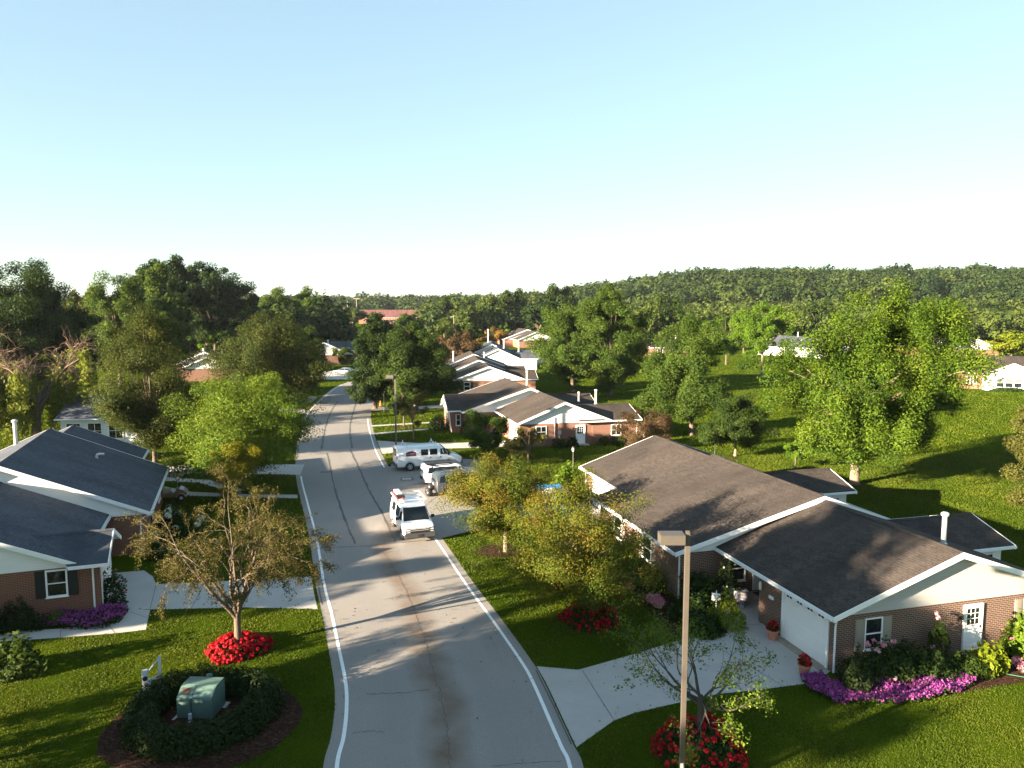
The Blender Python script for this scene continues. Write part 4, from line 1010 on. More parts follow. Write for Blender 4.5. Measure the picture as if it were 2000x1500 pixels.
# ================================================================ LAMPS, POLES AND SMALL THINGS
def street_lamp(label, loc, hh=8.0):
    r = thing('street_lamp', label, 'street lamp', (*loc, 0), R(0), 'brown square street lamps by the road')
    b = MB(); b.box((0, 0, hh / 2 + .1), (.128, .128, hh - .2)); b.box((0, 0, hh + .03), (.10, .10, .12)); b.build('pole', M['bronze'], r)
    b = MB(); b.box((0, 0, .06), (.36, .36, .12)); b.build('base_plate', M['bronze'], r, bev=.02)
    b = MB(); b.box((-.08, 0, hh - .10), (.10, .09, .09)); b.build('arm', M['bronze'], r)
    b = MB(); b.box((-.44, 0, hh - .11), (.68, .48, .27)); ho = b.build('lamp_head', M['bronze'], r, bev=.012)
    b = MB(); b.box((-.44, 0, hh - .247), (.52, .34, .02)); b.build('lens', M['lens'], ho)
    return r
sl = street_lamp('brown square-headed street lamp in the foreground by the near driveway', (4.82, 20.3), 8.0)
b = MB(); b.box((-.02, -.0675, 1.28), (.085, .006, .17)); b.build('label_plate', M['trim'], sl)
street_lamp('brown square-headed street lamp behind the long white van', (-10.25, 66.3), 8.0)
def post_lamp(label, loc, col='bronze', globe='lens', hh=1.75, sc=1.0):
    r = thing('post_lamp', label, 'lamp post', (*loc, float(ground_z(*loc))), 0, 'garden post lamps')
    b = MB(); b.lathe([(.06, 0), (.06, .1), (.035, .16), (.035, hh)], (0, 0, 0), 10); b.build('post', M[col], r, smooth=True)
    b = MB(); b.lathe([(.05, 0), (.10, .1), (.12, .28), (.05, .32)], (0, 0, hh), 10); b.build('lantern', M[globe], r, smooth=True)
    b = MB(); b.lathe([(.14, 0), (.10, .08), (.02, .14)], (0, 0, hh + .32), 10); b.build('lantern_cap', M[col], r, smooth=True)
post_lamp('thin brown garden post lamp on the lawn in front of the orange brick house', (5.2, 63.6), 'bronze')
post_lamp('black garden post lamp left of the small rounded tree on the rear lawn', (19.1, 70.5), 'black', 'black', 1.35)
post_lamp('garden post lamp with white lantern under the tall spreading maple', (27.6, 71.5), 'bronze')
post_lamp('black garden post lamp beside the far right driveway', (-16.9, 99.6), 'black', 'black', 2.0)
def pole(label, loc, hh, arm=None, r_=.12, mat='wood_pole', name='utility_pole'):
    z = float(ground_z(*loc)); r = thing(name, label, 'pole', (*loc, z))
    b = MB(); b.lathe([(r_, 0), (r_ * .7, hh)], (0, 0, 0), 9); b.build('pole', M[mat], r)
    if arm:
        b = MB(); b.box((arm[0], 0, hh - .25), (arm[1], .16, arm[2])); b.build('crossarm', M[mat], r)
pole('tall thin brown light pole in front of the two-band roof on the right', (99.5, 165), 9.2, (-.5, 1.3, .25), .13, 'bronze', 'light_pole')
pole('tall bare pole right of the russet bush at the far right', (186, 330), 12, None, .22)
pole('wooden utility pole with crossarm left of the red roof', (-122, 600), 18, (0, 5, .5), .35)
pole('shorter bare wooden pole beside the crossarm pole', (-127, 590), 16, None, .35)
pole('wooden pole with crossarm above the right end of the red roof', (-70, 640), 15, (0, 5, .4), .35)
pole('thin light pole behind the orange tree in the centre distance', (-19.5, 255), 10, (-.6, 1.2, .2), .12)
# traffic cone
b = MB(); b.box((0, 0, .02), (.4, .4, .04)); b.lathe([(.15, .04), (.03, .75)], (0, 0, 0), 12); o = b.build('traffic_cone', M['orange']); o.location = (-18.4, 105.4, 0); tag(o, 'orange traffic cone at the roadside by the far driveway', 'cone')
# drain cover in the apron
r = thing('drain_cover', 'square metal drain cover in the asphalt behind the white van', 'drain cover', (-8.6, 61.0, .0075), R(10)); 
b = MB()
for (x, y, dx, dy) in ((0, .42, 1.0, .12), (0, -.42, 1.0, .12), (.44, 0, .12, .72), (-.44, 0, .12, .72)): b.box((x, y, .008), (dx, dy, .016))
b.build('frame', M['dark'], r); b = MB(); b.box((0, 0, .004), (.76, .72, .008)); b.build('cover', M['concrete'], r)
b = MB(); b.lathe([(.34, 0), (.34, .008)], (-26.6, 117.5, .006), 16); tag(b.build('manhole_cover', M['dark']), 'round dark manhole cover in the road at the bend', 'manhole cover')
b = MB(); b.box((-15.9, 63.6, .012), (.8, .5, .012)); tag(b.build('manhole_cover', M['dark']), 'dark rectangular cover at the mouth of the left driveway', 'manhole cover')
# electrical cabinet and pedestal in the hedge ring
r = thing('transformer_cabinet', 'pale green electrical cabinet with rust patch standing inside the hedge ring', 'cabinet', (-10.9, 25.35, 0), R(-4))
b = MB(); b.prism([(-.62, -.52, .04), (-.62, .52, .04), (-.62, .52, 1.06), (-.62, -.10, 1.06), (-.62, -.52, .78)], (1.24, 0, 0)); b.build('cabinet', M['green_box'], r, bev=.03)
b = MB(); b.box((-.1, -.535, .42), (.012, .03, .72)); b.prism([(-.106, -.535, .79), (-.106, -.105, 1.074), (-.106, -.12, 1.08), (-.106, -.545, .80)], (.012, 0, 0)); b.build('door_seam', M['dark'], r)
b = MB(); b.prism([(-.50, -.40, .868), (-.50, -.20, 1.000), (-.50, -.21, 1.008), (-.50, -.41, .876)], (.26, 0, 0)); b.build('rust_patch', M['rust'], r)
b = MB(); b.box((.04, .60, .92), (.22, .12, .40)); b.build('lid_hood', M['green_box'], r, bev=.03)
b = MB(); b.lathe([(.07, 0), (.06, .35)], (-.05, -.72, 0), 8); b.build('padlock_post', M['util_white'], r)
b = MB(); b.box((0, 0, .03), (1.5, 1.3, .06)); b.build('pad', M['concrete'], r)
r = thing('meter_stand', 'pale metal meter frame of posts and braces inside the hedge ring, left of the cabinet', 'meter stand', (-13.0, 26.1, 0), R(20))
b = MB()
for x, hh in ((.28, 1.55), (-.02, 1.0)): b.box((x, -.1 + (.35 if x > .1 else -.2), hh / 2), (.09, .09, hh))
b.build('post', M['util_white'], r)
b = MB(); b.tube([(.28, .25, 1.50), (-.12, .32, .98)], .028, 6); b.tube([(-.02, -.3, .98), (.38, .22, .70)], .026, 6); b.tube([(.02, -.3, .25), (.38, .22, .72)], .026, 6); b.tube([(.28, .25, .9), (-.02, -.3, .9)], .03, 6); b.build('brace', M['util_white'], r)
b = MB(); b.box((-.22, .30, .70), (.20, .18, .75)); b.build('meter_box', M['util_white'], r, bev=.02); b = MB(); b.lathe([(.08, -.05), (.09, .0), (.06, .06)], (-.22, .19, .8), 12, 'Y'); b.build('meter_dial', M['glass'], r)
b = MB(); b.box((.42, -.1, .35), (.28, .22, .18)); b.build('junction_box', M['util_white'], r, bev=.02)
# pots, urn, garden sign
def flower_pot(label, loc, r0=.22, hh=.42, mat='terracotta'):
    r = thing('flower_pot', label, 'flower pot', (*loc, .012), 0, 'potted red flowers by the garage door')
    b = MB(); b.lathe([(r0 * .72, 0), (r0 * .98, hh * .82), (r0 * 1.12, hh * .83), (r0 * 1.14, hh), (r0 * 1.0, hh), (r0 * .95, hh * .9), (.02, hh * .9)], (0, 0, 0), 18); b.build('pot', M[mat], r, smooth=35)
    return r
POTS = [flower_pot('terracotta pot of red flowers by the brick pier left of the garage door', (11.15, 31.2), .24, .42), flower_pot('terracotta pot of red flowers at the near right corner of the garage door', (11.32, 28.1), .23, .40)]
r = thing('garden_urn', 'round grey stone urn on the porch beside the planting', 'urn', (10.85, 34.75, .013))
b = MB(); b.lathe([(.20, 0), (.22, .06), (.12, .12), (.16, .2), (.32, .38), (.36, .58), (.30, .74), (.33, .78), (.25, .8), (.05, .72)], (0, 0, 0), 16); b.build('urn', M['stone'], r, smooth=40)
r = thing('garden_urn', 'smaller pale urn behind the round grey one on the porch', 'urn', (10.75, 35.45, .013)); b = MB(); b.lathe([(.16, 0), (.14, .1), (.26, .4), (.28, .6), (.22, .66), (.04, .6)], (0, 0, 0), 14); b.build('urn', M['util_white'], r, smooth=40)
r = thing('garden_sign', 'small white square garden sign with a worn pale pattern among the porch plants', 'sign', (9.15, 32.85, 0), R(-22))
b = MB(); b.box((0, 0, .75), (.045, .03, 1.5)); b.build('stake', M['trim'], r); b = MB(); b.box((0, -.026, 1.22), (.38, .02, .34)); b.build('board', M['trim'], r)
b = MB()
for (x, z, w, h_) in ((-.08, 1.16, .11, .09), (.07, 1.24, .07, .05), (.03, 1.14, .13, .05), (-.09, 1.29, .06, .07), (.11, 1.31, .06, .03)): b.box((x, -.038, z), (w, .004, h_))
b.build('emblem', M['pipe'], r)
r = thing('lawn_ornament', 'small red and white garden ornament by the walk of the orange brick house', 'ornament', (-8.0, 86.0, 0)); b = MB(); b.lathe([(.2, 0), (.24, .3), (.15, .6)], (0, 0, 0), 10); b.build('base', M['trim'], r); b = MB(); b.lathe([(.17, 0), (.2, .2), (.05, .42)], (0, 0, .6), 10); b.build('top', M['red'], r)
r = thing('plant_box', 'pale planter of red flowers beside the back door', 'planter', (18.75, 28.75, 0), A1); b = MB(); b.box((0, 0, .2), (.4, .34, .4)); b.build('box', M['stone'], r, bev=.02); POTS.append(r)
b = MB(); b.tube([tuple(p) + (.02,) for p in spline([(18.6, 28.4), (19.3, 28.0), (19.9, 27.7), (20.6, 27.1), (21.6, 26.9)], 6)], .016, 6); tag(b.build('garden_hose', plain('green_hose', (.05, .20, .10), .5)), 'thin green garden hose lying on the lawn edge by the planter', 'hose')
r = thing('mailbox', 'small pale post box between the two round dark bushes under the spreading tree', 'post box', (-31.6, 107.2, 0)); b = MB(); b.box((0, 0, .5), (.1, .1, 1.0)); b.build('post', M['util_white'], r); b = MB(); b.box((0, 0, 1.1), (.25, .45, .25)); b.build('box', M['util_white'], r, bev=.03)

# ================================================================ VEGETATION
def unit(v): return v / (np.linalg.norm(v, axis=1, keepdims=True) + 1e-9)
def leaf_mesh(name, c, nrm, size, tint, mat, asp=.62, fold=.25):
    """many small leaf-shaped faces in one mesh"""
    rg = np.random.default_rng(len(c)); n = len(c); nrm = unit(nrm)
    t = unit(np.cross(nrm, rg.normal(size=(n, 3)))); b = np.cross(nrm, t); s = size[:, None] * .5
    lift = nrm * s * fold
    V = np.empty((n, 4, 3)); V[:, 0] = c - t * s; V[:, 1] = c + b * s * asp + lift; V[:, 2] = c + t * s; V[:, 3] = c - b * s * asp + lift
    me = bpy.data.meshes.new(name); me.vertices.add(4 * n); me.vertices.foreach_set('co', V.ravel())
    me.loops.add(4 * n); me.loops.foreach_set('vertex_index', np.arange(4 * n, dtype=np.int32))
    me.polygons.add(n); me.polygons.foreach_set('loop_start', np.arange(0, 4 * n, 4, dtype=np.int32))
    try: me.polygons.foreach_set('loop_total', np.full(n, 4, dtype=np.int32))
    except Exception: pass
    a = me.attributes.new('tint', 'FLOAT', 'FACE'); a.data.foreach_set('value', np.clip(tint, 0, 1).astype(np.float32))
    me.materials.append(mat); me.update(calc_edges=True); return me

PROF = {
    'round': lambda h: np.sqrt(np.clip(1 - (2 * h - 1) ** 2, 0, 1)) ** .9,
    'oval': lambda h: np.clip(np.sin(np.pi * np.clip(h, 0, 1) ** .8), 0, 1) ** .7,
    'broad': lambda h: np.clip(1 - np.abs(h - .42) / .6, 0, 1) ** .55,
    'dome': lambda h: np.sqrt(np.clip(1 - h ** 2, 0, 1)) * np.clip(.62 + h * 1.6, 0, 1),
    'cone': lambda h: np.clip(1 - h, 0, 1) ** .8 * np.clip(.5 + h * 5, 0, 1),
    'vase': lambda h: np.clip(.35 + h, 0, 1) * np.sqrt(np.clip(1 - np.clip(h - .62, 0, 1) ** 2 / .145, 0, 1)),
    'column': lambda h: np.clip(np.minimum(h * 4, (1 - h) * 2.2), 0, 1) ** .6,
}
def crown(rg, H, R_, zb, prof, ncl, nlv, rcl, ls, up=.35, hollow=.45, clump_tint=.22, squash=.8, lean=(0, 0), lobes=.16, bough=.82):
    """leaf positions: clumps spread through the crown's volume"""
    ph = rg.uniform(0, 6.28, 6); am = rg.uniform(.4, 1, 6)
    h = np.empty(ncl * 6); h = rg.uniform(.02, .99, ncl * 6); a = rg.uniform(0, 2 * np.pi, ncl * 6)
    pr = PROF[prof](h); keep = rg.uniform(0, 1, ncl * 6) < (pr * .9 + .12); h, a, pr = h[keep][:ncl], a[keep][:ncl], pr[keep][:ncl]
    lob = 1 + lobes * (am[0] * np.sin(2 * a + ph[0] + 3 * h) + am[1] * np.sin(3 * a + ph[1] - 5 * h) + am[2] * np.sin(5 * a + ph[2] + 8 * h))
    rad = R_ * pr * lob * (hollow + (1 - hollow) * rg.uniform(0, 1, len(h)) ** .5)
    C = np.stack([np.cos(a) * rad, np.sin(a) * rad, zb + h * (H - zb)], 1)
    nb = int(np.clip(len(h) / 7, 9, 44)); tip = C[:nb] * 1.0; rt = R_ * pr[:nb] * lob[:nb] * rg.uniform(.62, 1.12, nb)       # boughs of unequal reach
    tip[:, 0] = np.cos(a[:nb]) * rt; tip[:, 1] = np.sin(a[:nb]) * rt; tip[:, 2] = np.minimum(tip[:, 2] + rg.uniform(-.04, .07, nb) * (H - zb), H)
    j = rg.integers(0, nb, len(h)); u = rg.uniform(.42, 1.05, len(h))[:, None]
    ax = np.stack([np.zeros(nb), np.zeros(nb), zb + (tip[:, 2] - zb) * .62], 1)
    B = ax[j] + (tip[j] - ax[j]) * u + rg.normal(0, .085 * R_, (len(h), 3)) * (1.15 - .5 * u)
    m = rg.uniform(0, 1, len(h)) < bough; C[m] = B[m]; h = np.clip((C[:, 2] - zb) / (H - zb), 0, 1); C[:, 0] += lean[0] * h; C[:, 1] += lean[1] * h
    C[:, 2] = np.maximum(C[:, 2], zb * .8)
    cr = rcl * rg.uniform(.65, 1.35, len(h)); ct = rg.normal(0, clump_tint, len(h))
    k = np.repeat(np.arange(len(h)), nlv); n = len(k)
    d = unit(rg.normal(size=(n, 3))); r = rg.uniform(0, 1, n) ** .42
    P = C[k] + d * (r * cr[k])[:, None] * np.array([1, 1, squash])
    out = unit(C - np.array([0, 0, zb + .35 * (H - zb)]))
    N = unit(d * .55 + out[k] * .35 + rg.normal(size=(n, 3)) * .55 + np.array([0, 0, up]))
    T = .48 + ct[k] + rg.normal(0, .17, n) + .10 * d[:, 2]
    S_ = ls * rg.uniform(.65, 1.35, n)
    return C, P, N, S_, T
def tubes_mesh(name, paths, mat, n=6):
    """bark: list of (points, radii)"""
    vs, fs = [], []; base = 0
    for P, rd in paths:
        P = np.asarray(P, float); m = len(P); rd = np.asarray(rd, float)
        T = np.gradient(P, axis=0); T = unit(T); ref = np.array([.31, .95, .05]) if abs(T[0, 2]) > .3 else np.array([0, 0, 1.])
        X = unit(np.cross(T, ref)); Y = np.cross(T, X); a = np.arange(n) * 2 * np.pi / n
        ring = P[:, None] + (X[:, None] * np.cos(a)[None, :, None] + Y[:, None] * np.sin(a)[None, :, None]) * rd[:, None, None]
        vs.append(ring.reshape(-1, 3)); i = np.arange(m - 1)[:, None] * n + base; k = np.arange(n)[None]; k2 = (k + 1) % n
        fs.append(np.stack([i + k, i + k2, i + n + k2, i + n + k], 2).reshape(-1, 4)); base += m * n
    V = np.concatenate(vs); F = np.concatenate(fs)
    me = bpy.data.meshes.new(name); me.from_pydata(V.tolist(), [], F.tolist()); me.materials.append(mat)
    me.polygons.foreach_set('use_smooth', [True] * len(F)); return me
def limb(rg, a, b, r0, r1, n=6, sag=.12, wob=.05):
    a, b = np.array(a, float), np.array(b, float); L_ = np.linalg.norm(b - a); t = np.linspace(0, 1, n)[:, None]
    P = a + (b - a) * t + np.array([0, 0, 1]) * sag * L_ * np.sin(t * np.pi) * np.array([1.]); P[1:-1] += rg.normal(0, wob * L_ / n, (n - 2, 3))
    return P, np.linspace(r0, r1, n)

CACHE = {}
def tree(label, base, H, R_, zb, prof, mat, bark='bark', seed=1, ncl=120, nlv=90, rcl=None, ls=.25, tr=.25, name='tree', cat='tree', group=None,
         nlimb=22, fork=None, reuse=None, rz=None, **kw):
    """tree at base (x, y), H tall, crown radius R_, crown from zb; reuse = key of a mesh pair that is scaled"""
    x, y = base; z = float(ground_z(x, y)); rg = np.random.default_rng(seed)
    t = thing(name, label, cat, (x, y, z), rg.uniform(0, 6.28) if rz is None else rz, group)
    if reuse and reuse in CACHE:
        cm, tm, H0, R0 = CACHE[reuse]
        c = link('crown', cm, t); k = link('trunk', tm, t); s = (R_ / R0, R_ / R0, H / H0); c.scale = s; k.scale = s
        if mat != cm.materials[0].name:
            c.material_slots[0].link = 'OBJECT'; c.material_slots[0].material = L[mat]
        return t
    rcl = rcl or R_ * .19; ncl = int(ncl * 1.25)
    if y < 130: nlv = int(nlv * 3.6); ls *= .55
    else: nlv = int(nlv * 1.9); ls *= .74
    C, P, N, S_, T = crown(rg, H, R_, zb, prof, ncl, nlv, rcl, ls, **kw)
    cm = leaf_mesh('crown', P, N, S_, T, L[mat])
    top = np.array([rg.normal(0, .03) * R_, rg.normal(0, .03) * R_, zb + (H - zb) * .72]); fz = fork or zb * .9 + .05 * H
    paths = [(np.array([[0, 0, -.1], [0, 0, .25], [rg.normal(0, .02), rg.normal(0, .02), fz * .55], [0, 0, fz], top * np.array([.5, .5, 0]) + np.array([0, 0, (fz + top[2]) / 2]), top]),
              np.array([tr * 1.45, tr * 1.08, tr * .95, tr * .85, tr * .5, tr * .12]))]
    idx = rg.permutation(len(C))[:nlimb]
    for i in idx:
        hz = fz + (max(C[i][2] - fz, 0)) * rg.uniform(.05, .45); s = np.array([0, 0, min(max(hz, fz * .85), top[2])])
        paths.append(limb(rg, s, C[i], tr * rg.uniform(.22, .42), tr * .05, 6, .05))
    tm = tubes_mesh('trunk', paths, M[bark], 7)
    if reuse: CACHE[reuse] = (cm, tm, H, R_)
    link('crown', cm, t); link('trunk', tm, t); return t
def px_tree(label, bx, by, top, cw, bot, prof, mat, D=None, **kw):
    """base pixel, top pixel row, crown width in pixels, crown bottom row"""
    if D: p = at(bx, by, D); x, y = p.x, p.y
    else: p = gp(bx, by); x, y = p.x, p.y
    g = float(ground_z(x, y)); H = at(bx, top, y).z - g; zb = at(bx, bot, y).z - g; R_ = cw / 2 / FPX * y
    return tree(label, (x, y), H, R_ * 1.06, max(zb, .25), prof, mat, **kw)

# ---- branchy little trees that have lost most of their leaves
def branchy(label, base, seed, trunk_h, tr, nlimb, spread, H, depth, mat, bark, twig, leaf_n, ls, droop=0.0, name='tree', lean=(0, 0), side_bias=None, dead_side=None, twign=5, group=None, style=0):
    rg = np.random.default_rng(seed); paths = []; tw = []; tips = []
    t = thing(name, label, 'tree', (*base, 0), 0, group)
    f = np.array([lean[0], lean[1], trunk_h])
    paths.append((np.array([[0, 0, -.1], [0, 0, .15], f * np.array([.4, .4, .5]), f]), np.array([tr * 1.35, tr * 1.05, tr * .95, tr * .85])))
    def grow(p, d, ln, r, lev):
        n = 5; P = [p]; q = p.copy(); dd = d.copy()
        for k in range(n - 1):
            dd = dd + rg.normal(0, .13, 3) + np.array([0, 0, (.05 if lev <= 1 else -droop * (lev - 1) * .22)]); dd = dd / np.linalg.norm(dd)
            q = q + dd * ln / (n - 1); P.append(q.copy())
        r1 = r * .62; (paths if lev < depth - 1 else tw).append((np.array(P), np.linspace(r, r1, n)))
        if lev >= depth:
            tips.append(np.array(P)); return
        k = rg.integers(2, 4) if lev < depth - 1 else rg.integers(3, twign)
        for j in range(k):
            i = n - 1 if j == 0 else rg.integers(1, n)
            ax = rg.normal(size=3); nd = dd + .62 * ax / np.linalg.norm(ax) + np.array([0, 0, .10 if lev < 2 else -droop * .3]); nd = nd / np.linalg.norm(nd)
            grow(P[i], nd, ln * rg.uniform(.58, .82), r1 * rg.uniform(.55, .8), lev + 1)
    L0 = (H - trunk_h) * (.44 if style else .50)
    for i in range(nlimb):
        a = 2 * np.pi * (i + rg.uniform(-.25, .25)) / nlimb; el = rg.uniform(.45, 1.15) if i % 3 else rg.uniform(.15, .5)
        if style: el = rg.uniform(.75, 1.2) if i % 2 else rg.uniform(.42, .7)
        s = spread / max(H - trunk_h, .1); d = np.array([np.cos(a) * np.cos(el) * s, np.sin(a) * np.cos(el) * s, np.sin(el)]); d = d / np.linalg.norm(d)
        st = f * rg.uniform(.72, 1.0); grow(st, d, L0 * rg.uniform(.8, 1.2) * (1.15 if el < .5 else 1), tr * rg.uniform(.42, .62), 1)
    link('trunk', tubes_mesh('trunk', paths, M[bark], 6), t)
    tag(link('twigs', tubes_mesh('twigs', tw, M[twig], 4), t), kind='stuff')
    A = np.concatenate(tips); n = leaf_n; k = rg.integers(0, len(A), n); P = A[k] + rg.normal(0, ls * 1.1, (n, 3))
    if dead_side is not None:
        keep = rg.uniform(0, 1, n) < np.clip(.5 + (P @ np.array(dead_side)) * .28, .12, 1); P = P[keep]; n = len(P)
    N = rg.normal(size=(n, 3)) + np.array([0, 0, .6])
    link('leaves', leaf_mesh('leaves', P, N, ls * rg.uniform(.6, 1.4, n), .5 + rg.normal(0, .25, n), L[mat]), t)
    return t

def shrub(label, base, rx, ry, rz_, mat, n=1400, ls=.10, name='shrub', cat='shrub', group=None, seed=None, z=0, flat=.0, rot=0, lump=.18, blossom=None, bn=0, bs=.1):
    rg = np.random.default_rng(seed or int(abs(base[0] * 131 + base[1] * 977)) + 1)
    d = unit(rg.normal(size=(n, 3))); d[:, 2] = np.abs(d[:, 2]) * 1.0 - .12
    ph = rg.uniform(0, 6.28, 4); a = np.arctan2(d[:, 1], d[:, 0])
    lob = 1 + lump * (np.sin(3 * a + ph[0] + 2 * d[:, 2]) + .7 * np.sin(5 * a + ph[1] - 4 * d[:, 2]) + .6 * np.sin(9 * d[:, 2] + ph[2]))
    r = rg.uniform(.55, 1.0, n) ** .5 * lob
    P = d * r[:, None] * np.array([rx, ry, rz_]); P[:, 2] = np.maximum(P[:, 2] + rz_ * .12, .02)
    N = d * .8 + rg.normal(size=(n, 3)) * .5 + np.array([0, 0, .3])
    me = leaf_mesh('foliage' if blossom else name, P, N, ls * rg.uniform(.6, 1.4, n), .5 + rg.normal(0, .2, n), L[mat])
    if not blossom:
        o = link(name, me); o.location = (*base, z); o.rotation_euler = (0, 0, rot); return tag(o, label, cat, group)
    t = thing(name, label, cat, (*base, z), rot, group); link('foliage', me, t)
    for (bmat, bn_, bs_) in blossom:
        pts = flower_cards(rg, rx, ry, rz_, bn_, bs_, lump, ph); link('blossoms', leaf_mesh('blossoms', *pts, L[bmat], .9, .15), t)
    return t
def flower_cards(rg, rx, ry, rz_, n, s, lump, ph, per=7):
    d = unit(rg.normal(size=(n, 3))); d[:, 2] = np.abs(d[:, 2]) * 1.1 - .05; a = np.arctan2(d[:, 1], d[:, 0])
    lob = 1 + lump * (np.sin(3 * a + ph[0] + 2 * d[:, 2]) + .7 * np.sin(5 * a + ph[1] - 4 * d[:, 2]) + .6 * np.sin(9 * d[:, 2] + ph[2]))
    c = d * (lob * rg.uniform(.93, 1.06, n))[:, None] * np.array([rx, ry, rz_]); c[:, 2] = np.maximum(c[:, 2] + rz_ * .12, .05)
    k = np.repeat(np.arange(n), per); m = len(k); e = unit(rg.normal(size=(m, 3)))
    return c[k] + e * s * .33, e + d[k] * .7, s * rg.uniform(.5, .85, m), .5 + np.repeat(rg.normal(0, .22, n), per) + rg.normal(0, .12, m)

# ---------------- the foreground trees
branchy('half-bare brown weeping tree in a ring of bright red flowers on the left lawn', (-11.35, 30.2), 14, 1.75, .155, 10, 2.9, 7.1, 5, 'brown', 'bark', 'twig', 46000, .062, .16, dead_side=(.14, .05, .30), twign=8, style=1)
branchy('sparse yellow-leaved little tree in the big red flower mound by the street lamp', (6.0, 23.0), 23, 1.9, .10, 8, 3.8, 4.3, 5, 'lemon', 'bark_dark', 'bark_dark', 4600, .085, .05)
tree('round tree turning yellow and orange on the mulch circle by the blue skip', (-.35, 42.6), 5.9, 3.6, 1.5, 'dome', 'autumn', 'bark_pale', 31, 150, 120, .75, .155, .15, fork=1.7, nlimb=40, hollow=.35)
tree('green and amber leaning tree over the dark red flower bed by the long house', (3.35, 33.4), 6.8, 3.8, 1.1, 'dome', 'autumn', 'bark', 37, 170, 120, .72, .135, .13, fork=1.5, nlimb=40, hollow=.35)
tree('big yellow-green tree on the lawn between the left house and the road', (-20.6, 57.5), 8.4, 5.3, 1.7, 'round', 'lemon', 'bark', 41, 210, 120, 1.15, .23, .20, nlimb=30, lobes=.2)
tree('small golden-topped tree directly in front of the big yellow-green tree', (-19.6, 52.6), 4.7, 2.0, 1.0, 'round', 'gold', 'bark', 43, 60, 110, .55, .17, .09, nlimb=20)
# ---------------- the right lawn
tree('tall spreading bright green maple with thick pale trunk on the rear lawn', (27.2, 59.2), 15.4, 7.2, 2.5, 'oval', 'bright_maple', 'bark_pale', 51, 420, 120, .92, .28, .36, fork=3.4, nlimb=70, lobes=.24, lean=(1.6, 0), rz=0, hollow=.4, squash=1.25)
px_tree('left of the two big dense maples behind the orange brick house', 1118, 764, 583, 158, 745, 'oval', 'mid', seed=53, ncl=210, nlv=130, ls=.42, tr=.35, nlimb=20)
px_tree('right and taller of the two big dense maples behind the orange brick house', 1190, 772, 561, 150, 752, 'oval', 'mid', seed=54, ncl=210, nlv=130, ls=.42, tr=.38, nlimb=20)
px_tree('mid-sized oval green tree left of the small rounded lawn tree', 1350, 850, 622, 185, 815, 'oval', 'mid', seed=55, ncl=190, nlv=120, ls=.32, tr=.27, nlimb=24)
px_tree('small rounded forked tree on a mulch ring on the rear lawn', 1436, 892, 778, 152, 868, 'dome', 'oak', seed=56, ncl=110, nlv=110, ls=.24, tr=.14, fork=1.1, bark='bark_pale', nlimb=30)
px_tree('upright maple on the far lawn with a pale bird box on its trunk', 1488, 735, 596, 98, 702, 'vase', 'bright', seed=57, ncl=110, nlv=110, ls=.40, tr=.28, nlimb=20, bark='bark_pale')
px_tree('feathery light green tree behind the mid-sized oval tree', 1418, 712, 600, 95, 690, 'oval', 'bright', seed=58, ncl=80, nlv=90, ls=.45, tr=.2)
px_tree('leafy tree at the right edge half out of the frame over the rear lawn', 2052, 1045, 770, 190, 1010, 'round', 'olive', seed=59, ncl=120, nlv=100, ls=.22, tr=.18)
px_tree('little round tree under the left side of the tall spreading maple', 1553, 916, 843, 58, 900, 'round', 'bright', seed=60, ncl=36, nlv=80, ls=.20, tr=.06)
px_tree('bare-looking russet bush-tree at the corner of the orange brick house', 1258, 878, 796, 120, 862, 'dome', 'russet', seed=61, ncl=70, nlv=70, ls=.20, tr=.09, hollow=.2, nlimb=50, bark='bark_pale')
px_tree('short green tree with a straight trunk left of the orange brick house garage', 953, 897, 803, 98, 872, 'dome', 'mid', seed=62, ncl=70, nlv=95, ls=.22, tr=.13, nlimb=26)
px_tree('thin olive tree covering the left window of the orange brick house', 1032, 905, 828, 92, 890, 'dome', 'olive', seed=63, ncl=60, nlv=55, ls=.19, tr=.10, nlimb=45, hollow=.2)
px_tree('slim sparse tree on the verge, nearer to the long van', 807, 858, 752, 66, 830, 'oval', 'olive', seed=64, ncl=50, nlv=60, ls=.22, tr=.09, nlimb=40, hollow=.2)
px_tree('slim sparse tree on the verge, farther from the long van', 789, 833, 745, 60, 812, 'oval', 'mid', seed=65, ncl=50, nlv=70, ls=.25, tr=.09, nlimb=30)
px_tree('big dark tree overhanging the right road edge at the bend, left one', 733, 798, 615, 118, 778, 'cone', 'deep', seed=66, ncl=170, nlv=120, ls=.40, tr=.30)
px_tree('big dark tree right of the road bend, the one beside the russet tree', 812, 806, 632, 150, 782, 'oval', 'oak', seed=67, ncl=210, nlv=120, ls=.38, tr=.32)
px_tree('rounded russet-brown tree behind the third house roof', 896, 716, 643, 80, 705, 'round', 'russet', seed=68, ncl=90, nlv=100, ls=.42, tr=.2)
px_tree('small dark magnolia in front of the third house gable', 953, 760, 712, 36, 757, 'cone', 'magnolia', seed=69, ncl=44, nlv=80, ls=.26, tr=.09, hollow=.2)
px_tree('light olive tree rising behind the russet-brown tree', 893, 690, 616, 74, 668, 'round', 'wood_b', seed=70, ncl=80, nlv=90, ls=.6, tr=.2)
px_tree('little orange tree among the roofs in the centre distance', 966, 676, 640, 50, 668, 'dome', 'orange', seed=71, ncl=50, nlv=80, ls=.55, tr=.16)
px_tree('upright green tree touching the little orange tree', 986, 674, 630, 24, 664, 'oval', 'bright', seed=72, ncl=30, nlv=70, ls=.5, tr=.12)
